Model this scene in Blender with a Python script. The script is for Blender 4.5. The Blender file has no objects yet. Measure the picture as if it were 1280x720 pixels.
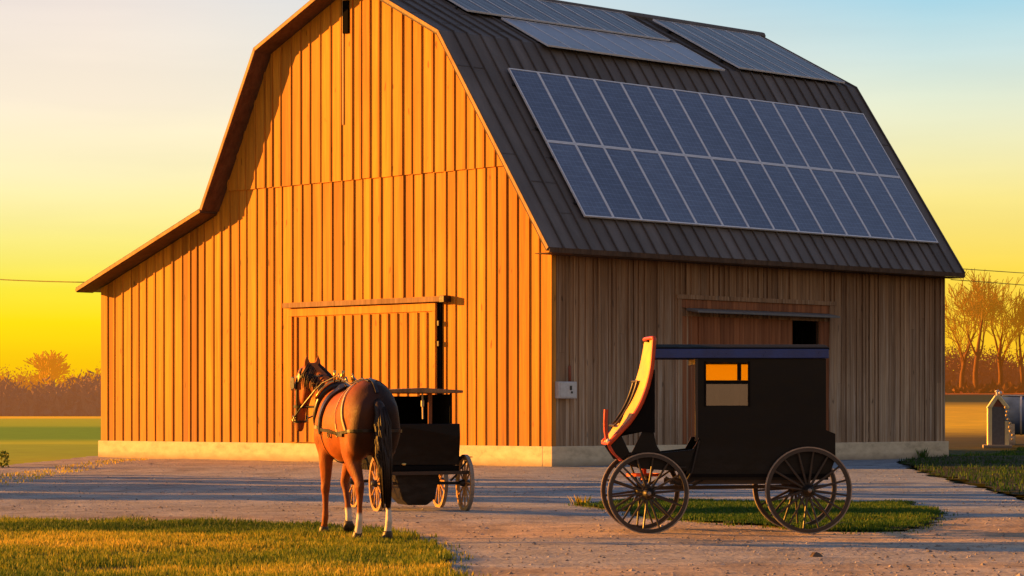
import bpy, bmesh, math, random
import numpy as np
from mathutils import Vector, Matrix, Quaternion
from mathutils.bvhtree import BVHTree
random.seed(7); RNG = np.random.default_rng(11)
scene = bpy.context.scene
COL = scene.collection
PI = math.pi

def lin(r, g, b):
    f = lambda c: (c / 255 / 12.92) if c / 255 <= 0.04045 else ((c / 255 + 0.055) / 1.055) ** 2.4
    return (f(r), f(g), f(b), 1)

# ------------------------------------------------------------------ materials
class N:
    """small node-tree helper"""
    def __init__(s, name):
        s.m = bpy.data.materials.new(name); s.m.use_nodes = True
        s.t = s.m.node_tree; s.t.nodes.clear()
        s.out = s.n('ShaderNodeOutputMaterial'); s.b = s.n('ShaderNodeBsdfPrincipled')
        s.l(s.b.outputs[0], s.out.inputs[0])
        s._co = None
    def n(s, typ, **kw):
        x = s.t.nodes.new(typ)
        for k, v in kw.items(): setattr(x, k, v)
        return x
    def l(s, a, b): s.t.links.new(a, b)
    def co(s, sc=(1, 1, 1), kind='Object', rot=(0, 0, 0)):
        tc = s.n('ShaderNodeTexCoord'); mp = s.n('ShaderNodeMapping')
        mp.inputs['Scale'].default_value = sc; mp.inputs['Rotation'].default_value = rot
        s.l(tc.outputs[kind], mp.inputs[0]); return mp.outputs[0]
    def noise(s, co, scale=5, detail=4, rough=.6, dist=0):
        x = s.n('ShaderNodeTexNoise'); x.inputs['Scale'].default_value = scale
        x.inputs['Detail'].default_value = detail; x.inputs['Roughness'].default_value = rough
        x.inputs['Distortion'].default_value = dist
        s.l(co, x.inputs['Vector']); return x.outputs['Fac']
    def ramp(s, fac, stops):
        x = s.n('ShaderNodeValToRGB'); e = x.color_ramp.elements
        while len(e) < len(stops): e.new(.5)
        for i, (p, c) in enumerate(stops):
            e[i].position = p; e[i].color = c if len(c) == 4 else (*c, 1)
        s.l(fac, x.inputs[0]); return x.outputs[0]
    def mix(s, fac, a, b, mode='MIX'):
        x = s.n('ShaderNodeMix', data_type='RGBA', blend_type=mode)
        for v, i in ((fac, 0), (a, 6), (b, 7)):
            if hasattr(v, 'is_output'): s.l(v, x.inputs[i])
            elif i == 0: x.inputs[0].default_value = v
            else: x.inputs[i].default_value = v if len(v) == 4 else (*v, 1)
        return x.outputs[2]
    def math(s, op, a, b=0.0, clamp=False):
        x = s.n('ShaderNodeMath', operation=op, use_clamp=clamp)
        for v, i in ((a, 0), (b, 1)):
            if hasattr(v, 'is_output'): s.l(v, x.inputs[i])
            else: x.inputs[i].default_value = v
        return x.outputs[0]
    def attr(s, name, out='Fac'):
        x = s.n('ShaderNodeAttribute'); x.attribute_name = name; return x.outputs[out]
    def set(s, color=None, rough=.6, metal=0, spec=.4, **kw):
        if color is not None:
            if hasattr(color, 'is_output'): s.l(color, s.b.inputs['Base Color'])
            else: s.b.inputs['Base Color'].default_value = color if len(color) == 4 else (*color, 1)
        if hasattr(rough, 'is_output'): s.l(rough, s.b.inputs['Roughness'])
        else: s.b.inputs['Roughness'].default_value = rough
        s.b.inputs['Metallic'].default_value = metal
        s.b.inputs['Specular IOR Level'].default_value = spec
        for k, v in kw.items(): s.b.inputs[k.replace('_', ' ')].default_value = v
        return s
    def bump(s, h, strength=.4, dist=.02):
        x = s.n('ShaderNodeBump'); x.inputs['Strength'].default_value = strength
        x.inputs['Distance'].default_value = dist
        s.l(h, x.inputs['Height']); s.l(x.outputs[0], s.b.inputs['Normal']); return s

def wood(name, c1, c2, c3, tone_amt=.5, knots=True, rough=.75, streak=(9, 9, .35), white=0, grime=0):
    k = N(name)
    co = k.co(streak); fine = k.co((60, 60, 1.2))
    n1 = k.noise(co, 1, 6, .65, .3); n2 = k.noise(fine, 1, 5, .7)
    base = k.ramp(n1, [(.25, c1), (.5, c2), (.78, c3)])
    base = k.mix(.55, base, k.ramp(n2, [(.3, (.45, .45, .45)), (.65, (1.15, 1.15, 1.15))]), 'MULTIPLY')
    tn = k.attr('tone')
    base = k.mix(tone_amt, base, k.ramp(tn, [(0, (.55, .5, .45)), (.5, (.95, .95, .95)), (1, (1.25, 1.25, 1.2))]), 'MULTIPLY')
    big = k.noise(k.co((.22, .22, .16)), 1, 4, .6, .6); run = k.noise(k.co((2.6, 2.6, .12)), 1, 5, .65)
    base = k.mix(.6, base, k.ramp(big, [(.3, (.74, .70, .64)), (.66, (1.12, 1.1, 1.08))]), 'MULTIPLY')
    base = k.mix(.55, base, k.ramp(run, [(.34, (.55, .48, .42)), (.5, (1, 1, 1)), (.75, (1.12, 1.12, 1.1))]), 'MULTIPLY')
    if knots:
        kn = k.noise(k.co((7, 7, 2.2)), 1, 1, .4)
        base = k.mix(k.ramp(kn, [(.72, (0, 0, 0)), (.76, (.75, .75, .75))]), base, tuple(.3 * v for v in c1[:3]))
    if white:
        w = k.noise(k.co((17, 17, .38)), 1, 5, .75)
        base = k.mix(k.ramp(w, [(.53, (0, 0, 0)), (.68, (white,) * 3)]), base, (.60, .52, .42))
    if white:
        sp = k.n('ShaderNodeSeparateXYZ'); k.l(k.co(), sp.inputs[0])
        base = k.mix(k.math('MULTIPLY', k.math('DIVIDE', k.math('SUBTRACT', k.math('ADD', sp.outputs[2], k.math('MULTIPLY', run, 1.6)), 2.2), 3.0), .95, True), base, k.mix(1.0, base, (.66, .50, .36), 'MULTIPLY'))
    if grime:
        sp = k.n('ShaderNodeSeparateXYZ'); k.l(k.co(), sp.inputs[0])
        g = k.math('MULTIPLY', k.noise(k.co((3, 3, .6)), 1, 4), k.math('SUBTRACT', 1.0, k.math('DIVIDE', sp.outputs[2], 2.2), True))
        base = k.mix(k.math('MULTIPLY', g, grime, True), base, (.12, .09, .06))
    k.set(base, rough, spec=.25)
    k.bump(k.math('ADD', n2, n1), .35, .006)
    return k.m

def plain(name, c, rough=.5, metal=0, var=.25, scale=8, spec=.4, bump=.0, **kw):
    k = N(name)
    nz = k.noise(k.co(), scale, 5, .65)
    lo = tuple(v * (1 - var) for v in c[:3]); hi = tuple(v * (1 + var) for v in c[:3])
    k.set(k.ramp(nz, [(.3, lo), (.7, hi)]), k.ramp(nz, [(.3, (max(0, rough - .1),) * 3), (.7, (min(1, rough + .12),) * 3)]), metal, spec, **kw)
    if bump: k.bump(k.noise(k.co(), scale * 4, 5), bump, .01)
    return k.m

M = {}
M['gable'] = wood('honey_board_wood', (.47, .175, .013), (.67, .265, .02), (.80, .35, .03), .85, True, .7, grime=.8)
M['gable_up'] = wood('upper_board_wood', (.50, .185, .013), (.69, .275, .02), (.80, .36, .03), .75, True, .7)
M['batten'] = wood('batten_wood', (.42, .165, .014), (.58, .24, .02), (.69, .31, .03), .5, False)
M['side'] = wood('weathered_board_wood', (.23, .148, .09), (.46, .325, .205), (.74, .58, .41), .75, True, .85, (16, 16, .3), .8, .5)
M['redwood'] = wood('red_brown_door_wood', (.20, .070, .026), (.30, .11, .042), (.40, .17, .07), .5, False, .8, (16, 16, .3))
M['trim'] = wood('weathered_trim_wood', (.2, .11, .05), (.3, .17, .08), (.4, .25, .12), .3, False)
M['soffit'] = wood('dark_soffit_wood', (.06, .032, .017), (.1, .055, .03), (.14, .085, .05), .5, False)

def concrete():
    k = N('old_concrete')
    n = k.noise(k.co((1, 1, 2)), 2.2, 7, .7); n2 = k.noise(k.co(), 30, 4)
    c = k.ramp(n, [(.3, (.44, .37, .25)), (.5, (.64, .54, .36)), (.7, (.74, .64, .45))])
    sp = k.n('ShaderNodeSeparateXYZ'); k.l(k.co(), sp.inputs[0])
    c = k.mix(k.math('SUBTRACT', .75, k.math('MULTIPLY', sp.outputs[2], 4.0), True), c, (.24, .19, .14))
    k.set(c, .9, spec=.2); k.bump(k.math('ADD', n, n2), .5, .02); return k.m
M['concrete'] = concrete()

def roofmat():
    k = N('dark_ribbed_roofing')
    n = k.noise(k.co((1.6, .5, .5)), 1.2, 5, .6); n2 = k.noise(k.co(), 22, 4)
    c = k.ramp(n, [(.25, (.10, .086, .078)), (.55, (.145, .125, .112)), (.8, (.20, .175, .16))])
    c = k.mix(.6, c, k.ramp(k.attr('tone'), [(0, (.45, .42, .4)), (.5, (.95, .95, .95)), (1, (1.3, 1.28, 1.28))]), 'MULTIPLY')
    k.set(c, k.ramp(n2, [(.3, (.55,) * 3), (.7, (.8,) * 3)]), 0, .3); k.bump(n2, .12, .006); return k.m
M['roof'] = roofmat()
M['roof_lit'] = wood('pale_verge_wood', (.4, .22, .08), (.55, .32, .12), (.65, .4, .17), .2, False)

def pvmat(name, c, up=False):
    k = N(name)
    # fine cell rows across each panel (uses object coordinates of the panel itself)
    sp = k.n('ShaderNodeSeparateXYZ'); k.l(k.co(), sp.inputs[0])
    row = k.math('FRACT', k.math('MULTIPLY', sp.outputs[1], 6.4)); colm = k.math('FRACT', k.math('MULTIPLY', sp.outputs[0], 6.2))
    g = k.math('MAXIMUM', k.math('GREATER_THAN', row, .955), k.math('GREATER_THAN', colm, .96))
    nz = k.noise(k.co((.6, 3, 1)), 1.3, 5, .6); nw = k.noise(k.co((2, 26, 1)), 1, 3, .6)
    base = k.mix(g, c, tuple(v * 2.1 + .02 for v in c[:3]))
    base = k.mix(.6, base, k.ramp(nz, [(.3, (.7, .7, .75)), (.7, (1.3, 1.3, 1.25))]), 'MULTIPLY')
    base = k.mix(.45, base, k.ramp(nw, [(.35, (.65, .65, .68)), (.65, (1.3, 1.3, 1.3))]), 'MULTIPLY')
    oi = k.n('ShaderNodeObjectInfo')
    base = k.mix(.5, base, k.ramp(oi.outputs['Random'], [(0, (.72, .74, .8)), (1, (1.25, 1.22, 1.2))]), 'MULTIPLY')
    k.set(base, k.ramp(nz, [(.3, (.14,) * 3), (.7, (.3,) * 3)]), 0, .5)
    k.b.inputs['Coat Weight'].default_value = 0 if up else .35; k.b.inputs['Coat Roughness'].default_value = .12
    if up:
        st = k.noise(k.co((5, .25, 1)), 1.2, 4, .6); k.b.inputs['Specular IOR Level'].default_value = .38
        k.l(k.ramp(st, [(.35, (.42,) * 3), (.65, (.16,) * 3)]), k.b.inputs['Roughness'])
    return k.m
M['pv'] = pvmat('blue_solar_cells', (.095, .128, .205))
M['pv_up'] = pvmat('slate_solar_cells', (.040, .048, .072), True)
M['pv_pale'] = plain('sky_glare_panel', (.26, .30, .37), .35, .1, .5, 1.0, .45)  # pale colour paints the sky's reflection on the lower panel row
M['alu'] = plain('aluminium_frame', (.74, .75, .78), .4, .0, .1)
M['rail'] = plain('dark_rail', (.02, .02, .022), .5)
M['black_paint'] = plain('black_carriage_paint', (.009, .0072, .0052), .42, 0, .3, 5, .3)
def carriage():
    k = N('dusty_black_carriage_paint'); sp = k.n('ShaderNodeSeparateXYZ'); k.l(k.co(), sp.inputs[0])
    n = k.noise(k.co((2, 2, 5)), 2, 6, .7); n2 = k.noise(k.co(), 40, 3)
    dust = k.math('MULTIPLY', k.math('MULTIPLY', k.math('SUBTRACT', 1.05, sp.outputs[2]), 1.5, True), k.math('ADD', n, -.38), True)
    top_sheen = k.math('MULTIPLY', k.math('MULTIPLY', k.math('SUBTRACT', sp.outputs[2], 1.55), 1.3, True), .10)  # lighter top paints a sheen into the body colour
    c = k.mix(k.math('ADD', dust, top_sheen, True), (.0035, .0026, .0018), (.075, .065, .05))
    k.set(c, k.ramp(n, [(.3, (.28,) * 3), (.7, (.5,) * 3)]), 0, .22); k.bump(k.noise(k.co((1.2, 1, 1.6)), 1.5, 3), .12, .05); return k.m
M['black_paint'] = carriage()
M['black_matt'] = plain('black_canvas', (.006, .0052, .0045), .8, 0, .4, 9, .1)
M['void'] = plain('dark_interior', (.006, .005, .005), .95, 0, .2, 5, .02)
M['navy'] = plain('navy_roof_edge', (.012, .038, .17), .35, 0, .25, 6, .5)
M['wheelwood'] = plain('dark_wheel_wood', (.038, .028, .019), .45, 0, .4, 14, .45)
M['tyre'] = plain('worn_steel_tyre', (.30, .235, .17), .5, .1, .3, 12, .5)
M['iron'] = plain('black_iron', (.02, .017, .015), .45, .3, .3, 15, .5)
M['redlacquer'] = plain('red_lacquer_edge', (.55, .06, .012), .4, 0, .2, 8, .5)
M['orangepanel'] = plain('ochre_storm_panel', (.72, .40, .07), .55, 0, .2, 5, .4)
M['amber'] = plain('amber_blind', (.95, .50, .035), .55, 0, .08, 9, .3)
M['cream'] = plain('cream_paint', (.95, .76, .36), .6, 0, .08, 9)
M['greypanel'] = plain('grey_board', (.16, .15, .14), .7, 0, .2, 9)
M['blue'] = plain('blue_tarpaulin', (.06, .12, .27), .6, 0, .3, 3, .2, .2)
M['white'] = plain('white_paint', (.72, .70, .66), .5, 0, .1, 6)
M['meter'] = plain('grey_enamel', (.52, .53, .54), .45, .1, .12, 12)
M['rust'] = plain('rusty_conduit', (.26, .07, .03), .7, 0, .3, 20)
M['leather'] = plain('black_harness_leather', (.014, .010, .008), .35, 0, .4, 30, .5)
M['tan_leather'] = plain('tan_leather', (.55, .40, .20), .45, 0, .25, 30, .4)
M['brass'] = plain('brass', (.70, .46, .14), .25, .9, .1, 20, .5)
M['tail'] = plain('dark_tail_hair', (.020, .010, .006), .5, 0, .5, 40, .35)
M['hoof'] = plain('dark_hoof_horn', (.06, .045, .03), .5, 0, .3, 20)
M['eye'] = plain('dark_eye', (.01, .006, .004), .08, 0, .1, 5, .6)
M['shafts'] = plain('dark_shaft_wood', (.04, .025, .015), .4, 0, .3, 10, .45)
M['clear'] = None
def glassmat():
    k = N('window_glass'); k.t.nodes.remove(k.b)
    g = k.n('ShaderNodeBsdfGlossy'); g.inputs['Roughness'].default_value = .03
    t = k.n('ShaderNodeBsdfTransparent'); t.inputs[0].default_value = (.5, .52, .52, 1)
    mx = k.n('ShaderNodeMixShader'); mx.inputs[0].default_value = .16
    k.l(t.outputs[0], mx.inputs[1]); k.l(g.outputs[0], mx.inputs[2]); k.l(mx.outputs[0], k.out.inputs[0]); return k.m
M['clear'] = glassmat()

def gravelmat():
    k = N('gravel_and_sand')
    co = k.co(kind='Object')
    sp = k.n('ShaderNodeSeparateXYZ'); k.l(co, sp.inputs[0])
    big = k.noise(k.co((.16, .55, 1)), 1, 5, .6, .4)
    mid = k.noise(k.co((1, 1.4, 1)), 1.6, 6, .7)
    grain = k.noise(k.co(), 38, 4, .8)
    pebble = k.n('ShaderNodeTexVoronoi'); pebble.inputs['Scale'].default_value = 16; k.l(co, pebble.inputs['Vector'])
    grey = k.ramp(grain, [(.28, (.15, .15, .142)), (.5, (.37, .365, .34)), (.72, (.66, .64, .60))])
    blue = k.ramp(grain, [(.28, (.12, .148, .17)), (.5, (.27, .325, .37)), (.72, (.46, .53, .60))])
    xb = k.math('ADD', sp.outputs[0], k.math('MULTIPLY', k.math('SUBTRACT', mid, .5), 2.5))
    shade_f = k.math('MULTIPLY', k.math('MULTIPLY', k.math('ADD', xb, .3), .6, True), k.math('MULTIPLY', k.math('SUBTRACT', sp.outputs[1], 30.0), .25, True))  # blue-grey tint paints the barn's shade onto the gravel right of its corner
    grey = k.mix(shade_f, grey, blue)
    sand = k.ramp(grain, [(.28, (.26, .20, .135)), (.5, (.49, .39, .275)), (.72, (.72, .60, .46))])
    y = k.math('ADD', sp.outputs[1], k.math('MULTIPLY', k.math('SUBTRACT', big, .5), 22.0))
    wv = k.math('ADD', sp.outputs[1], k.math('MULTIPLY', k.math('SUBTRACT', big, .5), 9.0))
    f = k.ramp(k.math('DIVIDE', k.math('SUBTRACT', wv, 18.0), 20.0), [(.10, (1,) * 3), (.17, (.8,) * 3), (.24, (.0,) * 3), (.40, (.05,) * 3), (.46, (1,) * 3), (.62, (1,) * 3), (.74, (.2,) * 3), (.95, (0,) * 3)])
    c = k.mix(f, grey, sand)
    patch = k.noise(k.co((.9, .35, 1)), .8, 6, .72, 1.0)
    c = k.mix(.8, c, k.ramp(mid, [(.3, (.55, .53, .52)), (.7, (1.3, 1.28, 1.25))]), 'MULTIPLY')
    c = k.mix(.7, c, k.ramp(patch, [(.34, (.58, .55, .53)), (.5, (1, 1, 1)), (.66, (1.25, 1.2, 1.12))]), 'MULTIPLY')
    c = k.mix(.45, c, k.ramp(big, [(.3, (.6, .6, .62)), (.7, (1.35, 1.3, 1.25))]), 'MULTIPLY')
    k.set(c, .92, spec=.2)
    h = k.math('ADD', k.math('MULTIPLY', pebble.outputs['Distance'], -.9), k.math('ADD', grain, k.math('MULTIPLY', mid, 1.5)))
    k.bump(h, .6, .035); return k.m
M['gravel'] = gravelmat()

def turfmat(name, cols, yscale=1.0):
    k = N(name)
    a = k.noise(k.co((.5, 1.6 * yscale, 1)), 1, 6, .7, .5); b = k.noise(k.co(), 28, 4, .8)
    c = k.ramp(a, [(.28, cols[0]), (.5, cols[1]), (.72, cols[2])])
    c = k.mix(.7, c, k.ramp(b, [(.3, (.4, .4, .4)), (.7, (1.5, 1.5, 1.4))]), 'MULTIPLY')
    k.set(c, .95, spec=.1); k.bump(b, .8, .05); return k.m
M['lawn'] = turfmat('lawn_soil', [(.07, .075, .012), (.15, .13, .018), (.26, .18, .025)])
M['verge'] = turfmat('dark_verge_soil', [(.035, .030, .020), (.055, .050, .028), (.06, .075, .022)])

def fieldmat():
    k = N('open_fields')
    sp = k.n('ShaderNodeSeparateXYZ'); k.l(k.co(), sp.inputs[0])
    nz = k.noise(k.co((.02, .06, 1)), 1, 6, .65); fine = k.noise(k.co((.6, 1.2, 1)), 1, 6, .75)
    yy = k.math('ADD', sp.outputs[1], k.math('MULTIPLY', k.math('SUBTRACT', nz, .5), 26.0))
    # strips of crop and stubble running across the view, as ploughed in the place itself
    left = k.ramp(k.math('DIVIDE', yy, 800.0), [(.0, (.30, .36, .012)), (.135, (.36, .42, .010)), (.145, (.55, .55, .010)), (.16, (.18, .34, .004)), (.27, (.18, .34, .004)), (.31, (.40, .48, .006)), (.58, (.48, .50, .006)), (.64, (1.0, .62, .01)), (.9, (.95, .55, .01))])
    right = k.ramp(k.math('DIVIDE', yy, 260.0), [(.30, (.03, .045, .012)), (.36, (.12, .08, .012)), (.42, (.80, .50, .010)), (.58, (.74, .44, .010)), (.64, (.055, .06, .012)), (.72, (.06, .055, .012)), (.75, (.6, .17, .015)), (.9, (.5, .15, .015))])
    f = k.math('DIVIDE', k.math('ADD', sp.outputs[0], 6.0), 12.0, True)
    c = k.mix(f, left, right)
    c = k.mix(.6, c, k.ramp(fine, [(.3, (.6, .6, .55)), (.7, (1.35, 1.35, 1.3))]), 'MULTIPLY')
    k.set(c, .95, spec=.1); k.bump(fine, .1, .03); return k.m
M['field'] = fieldmat()

def blademat(name, stops, trans=.35):
    k = N(name)
    c = k.ramp(k.attr('tone'), stops)
    k.set(c, .6, spec=.25)
    t = k.n('ShaderNodeBsdfTranslucent'); k.l(c, t.inputs[0])
    mx = k.n('ShaderNodeMixShader'); mx.inputs[0].default_value = trans
    k.l(k.b.outputs[0], mx.inputs[1]); k.l(t.outputs[0], mx.inputs[2]); k.l(mx.outputs[0], k.out.inputs[0]); return k.m
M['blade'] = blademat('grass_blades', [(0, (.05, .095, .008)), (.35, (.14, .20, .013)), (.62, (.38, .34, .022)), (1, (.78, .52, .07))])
M['blade_dark'] = blademat('dark_grass_blades', [(0, (.018, .05, .006)), (.5, (.04, .11, .008)), (.85, (.10, .16, .012)), (1, (.3, .22, .03))])

def barkmat(name, c, haze, hz):
    k = N(name)
    n = k.noise(k.co((3, 3, .8)), 2, 5, .7)
    k.set(k.ramp(n, [(.3, tuple(v * .65 for v in c)), (.7, tuple(v * 1.3 for v in c))]), .85, spec=.15)
    k.b.inputs['Emission Color'].default_value = (*haze, 1); k.b.inputs['Emission Strength'].default_value = hz  # emission paints aerial haze into the bark, twigs and thickets
    return k.m
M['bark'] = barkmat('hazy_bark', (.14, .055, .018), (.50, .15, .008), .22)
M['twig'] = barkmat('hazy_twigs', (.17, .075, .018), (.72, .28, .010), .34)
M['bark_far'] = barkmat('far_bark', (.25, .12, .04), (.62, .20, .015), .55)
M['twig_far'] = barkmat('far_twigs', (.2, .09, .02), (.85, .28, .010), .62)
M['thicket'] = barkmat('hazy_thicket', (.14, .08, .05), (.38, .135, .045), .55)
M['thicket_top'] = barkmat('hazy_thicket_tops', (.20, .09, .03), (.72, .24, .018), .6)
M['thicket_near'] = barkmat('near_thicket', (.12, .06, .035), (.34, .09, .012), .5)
M['wire'] = plain('hazed_cable', (.42, .29, .06), .7)
M['pole'] = plain('pole_wood', (.12, .08, .05), .8)

# ------------------------------------------------------------------ mesh helper
class MB:
    def __init__(s): s.v = []; s.f = []; s.t = []
    def add(s, vs, fs, tone=.5):
        o = len(s.v); s.v += [tuple(v) for v in vs]
        for f in fs: s.f.append(tuple(i + o for i in f)); s.t.append(tone)
        return s
    def box(s, a, b, tone=.5):
        (x0, y0, z0), (x1, y1, z1) = a, b
        return s.add([(x0, y0, z0), (x1, y0, z0), (x1, y1, z0), (x0, y1, z0), (x0, y0, z1), (x1, y0, z1), (x1, y1, z1), (x0, y1, z1)],
                     [(0, 3, 2, 1), (4, 5, 6, 7), (0, 1, 5, 4), (1, 2, 6, 5), (2, 3, 7, 6), (3, 0, 4, 7)], tone)
    def obox(s, P, ax, ay, az, tone=.5):      # box from corner P and three edge vectors
        P, ax, ay, az = map(Vector, (P, ax, ay, az))
        vs = [P, P + ax, P + ax + ay, P + ay, P + az, P + ax + az, P + ax + ay + az, P + ay + az]
        return s.add(vs, [(0, 3, 2, 1), (4, 5, 6, 7), (0, 1, 5, 4), (1, 2, 6, 5), (2, 3, 7, 6), (3, 0, 4, 7)], tone)
    def bar(s, p, q, w, h, up=(0, 0, 1), tone=.5):
        p, q = Vector(p), Vector(q); d = (q - p); u = Vector(up); sd = d.cross(u)
        if sd.length < 1e-6: sd = d.cross(Vector((1, 0, 0)))
        sd.normalize(); u = sd.cross(d).normalized()
        return s.obox(p - sd * w / 2 - u * h / 2, d, sd * w, u * h, tone)
    def tube(s, pts, rad, n=8, cap=True, tone=.5, closed=False):
        pts = [Vector(p) for p in pts]; k = len(pts)
        rad = rad if isinstance(rad, list) else [rad] * k
        o = len(s.v); ref = None
        for i, p in enumerate(pts):
            if closed: d = pts[(i + 1) % k] - pts[i - 1]
            else: d = (pts[min(i + 1, k - 1)] - pts[max(i - 1, 0)])
            if d.length < 1e-9: d = Vector((0, 0, 1))
            d.normalize()
            if ref is None: ref = Vector((0, 0, 1)) if abs(d.z) < .9 else Vector((1, 0, 0))
            a = (ref - d * ref.dot(d))
            if a.length < 1e-5: a = d.orthogonal()
            a.normalize(); b = d.cross(a); ref = a
            r = rad[i]; r = (r, r) if not isinstance(r, tuple) else r
            for j in range(n):
                t = 2 * PI * j / n; s.v.append(tuple(p + a * math.cos(t) * r[0] + b * math.sin(t) * r[1]))
        for i in range(k if closed else k - 1):
            i2 = (i + 1) % k
            for j in range(n):
                j2 = (j + 1) % n
                s.f.append((o + i * n + j, o + i * n + j2, o + i2 * n + j2, o + i2 * n + j)); s.t.append(tone)
        if cap and not closed:
            s.f.append(tuple(o + j for j in reversed(range(n)))); s.t.append(tone)
            s.f.append(tuple(o + (k - 1) * n + j for j in range(n))); s.t.append(tone)
        return s
    def prism(s, poly, d, tone=.5):          # polygon of 3D points extruded by vector d
        n = len(poly); d = Vector(d)
        vs = [Vector(p) for p in poly] + [Vector(p) + d for p in poly]
        fs = [tuple(reversed(range(n))), tuple(range(n, 2 * n))] + [(i, (i + 1) % n, n + (i + 1) % n, n + i) for i in range(n)]
        return s.add(vs, fs, tone)
    def lathe(s, prof, axis='z', c=(0, 0, 0), n=24, tone=.5, closed=False):
        o = len(s.v); m = len(prof)
        for j in range(n):
            t = 2 * PI * j / n; ct, st = math.cos(t), math.sin(t)
            for r, h in prof:
                p = {'z': (r * ct, r * st, h), 'y': (r * ct, h, r * st), 'x': (h, r * ct, r * st)}[axis]
                s.v.append((p[0] + c[0], p[1] + c[1], p[2] + c[2]))
        for j in range(n):
            j2 = (j + 1) % n
            for i in range(m if closed else m - 1):
                i2 = (i + 1) % m
                s.f.append((o + j * m + i, o + j2 * m + i, o + j2 * m + i2, o + j * m + i2)); s.t.append(tone)
        if not closed:
            s.f.append(tuple(o + j * m for j in range(n))); s.t.append(tone)
            s.f.append(tuple(o + j * m + m - 1 for j in reversed(range(n)))); s.t.append(tone)
        return s
    def mesh(s, name, mat, smooth=False, fix=True):
        me = bpy.data.meshes.new(name); me.from_pydata(s.v, [], s.f)
        if fix:
            bm = bmesh.new(); bm.from_mesh(me)
            bmesh.ops.recalc_face_normals(bm, faces=bm.faces); bm.to_mesh(me); bm.free()
        a = me.attributes.new('tone', 'FLOAT', 'FACE'); a.data.foreach_set('value', s.t)
        me.materials.append(mat)
        if smooth: me.polygons.foreach_set('use_smooth', [True] * len(me.polygons))
        me.update(); return me
    def build(s, name, mat, parent=None, smooth=False, bevel=0, fix=True, loc=None):
        o = bpy.data.objects.new(name, s.mesh(name, mat, smooth, fix)); COL.objects.link(o)
        if parent: o.parent = parent
        if loc: o.location = loc
        if bevel:
            b = o.modifiers.new('bevel', 'BEVEL'); b.width = bevel; b.segments = 2; b.limit_method = 'ANGLE'; b.angle_limit = .6
        return o

def tag(o, label=None, cat=None, group=None, kind=None):
    if label: o['label'] = label
    if cat: o['category'] = cat
    if group: o['group'] = group
    if kind: o['kind'] = kind
    return o
def thing(name, label, cat, loc=(0, 0, 0), rz=0, group=None):
    o = bpy.data.objects.new(name, None); COL.objects.link(o); o.empty_display_size = .2
    o.location = loc; o.rotation_euler = (0, 0, rz); return tag(o, label, cat, group)
def copy_tree(o, parent=None):
    c = o.copy(); COL.objects.link(c); c.parent = parent
    for ch in list(o.children): copy_tree(ch, c)
    return c

# ------------------------------------------------------------------ camera, light, sky
CAM_H = 1.3
cam = bpy.data.objects.new('camera', bpy.data.cameras.new('camera')); COL.objects.link(cam)
cam.location = (0, 0, CAM_H); cam.rotation_euler = (PI / 2, 0, 0)
cam.data.sensor_width = 36; cam.data.lens = 36 * 3324 / 1280
cam.data.shift_y = (514 - 360) / 1280
cam.data.clip_start = .5; cam.data.clip_end = 6000
scene.camera = cam

AZ, EL = math.radians(165), math.radians(9)
SUN = Vector((math.cos(AZ) * math.cos(EL), math.sin(AZ) * math.cos(EL), math.sin(EL)))
sun = bpy.data.objects.new('sun', bpy.data.lights.new('sun', 'SUN')); COL.objects.link(sun)
sun.rotation_euler = SUN.to_track_quat('Z', 'Y').to_euler()
sun.data.energy = 14.5; sun.data.angle = math.radians(.6); sun.data.color = (1, .385, .04)

w = bpy.data.worlds.new('World'); scene.world = w; w.use_nodes = True
t = w.node_tree; t.nodes.clear()
def wn(typ, **kw):
    x = t.nodes.new(typ)
    for k_, v_ in kw.items(): setattr(x, k_, v_)
    return x
wl = t.links.new
def wmath(op, a, b=0.0, clamp=False):
    x = wn('ShaderNodeMath', operation=op, use_clamp=clamp)
    for v, i in ((a, 0), (b, 1)):
        if hasattr(v, 'is_output'): wl(v, x.inputs[i])
        else: x.inputs[i].default_value = v
    return x.outputs[0]
def wmix(f, a, b, mode='MIX'):
    x = wn('ShaderNodeMix', data_type='RGBA', blend_type=mode)
    for v, i in ((f, 0), (a, 6), (b, 7)):
        if hasattr(v, 'is_output'): wl(v, x.inputs[i])
        else: x.inputs[i].default_value = v
    return x.outputs[2]
def wramp(f, stops):
    x = wn('ShaderNodeValToRGB'); e = x.color_ramp.elements
    while len(e) < len(stops): e.new(.5)
    for i, (p, c) in enumerate(stops): e[i].position = p; e[i].color = c
    wl(f, x.inputs[0]); return x.outputs[0]
tc = wn('ShaderNodeTexCoord'); sp = wn('ShaderNodeSeparateXYZ'); wl(tc.outputs['Generated'], sp.inputs[0])
d2r = lambda deg: math.sin(math.radians(deg))
el = sp.outputs[2]
e1 = wmath('DIVIDE', el, d2r(12), True)
pos = lambda deg: d2r(deg) / d2r(12)
L = wramp(e1, [(0, lin(255, 178, 0)), (pos(1.1), lin(255, 204, 0)), (pos(1.9), lin(255, 225, 4)), (pos(2.6), lin(255, 236, 58)), (pos(3.6), lin(255, 241, 130)), (pos(5), lin(255, 243, 190)), (pos(6.6), lin(255, 240, 216)), (pos(8.9), lin(240, 228, 222)), (1, lin(218, 222, 232))])
R = wramp(e1, [(0, lin(255, 185, 20)), (pos(1.8), lin(255, 205, 40)), (pos(3.0), lin(255, 222, 78)), (pos(4.5), lin(250, 232, 140)), (pos(6.2), lin(238, 240, 205)), (pos(7.6), lin(204, 228, 228)), (pos(8.9), lin(160, 212, 234)), (1, lin(135, 190, 228))])
az = wmath('ADD', wmath('MULTIPLY', wmath('DIVIDE', sp.outputs[0], wmath('MAXIMUM', wmath('ABSOLUTE', sp.outputs[1]), .3)), 3.2), .5, True)
low = wmix(az, L, R)
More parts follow.
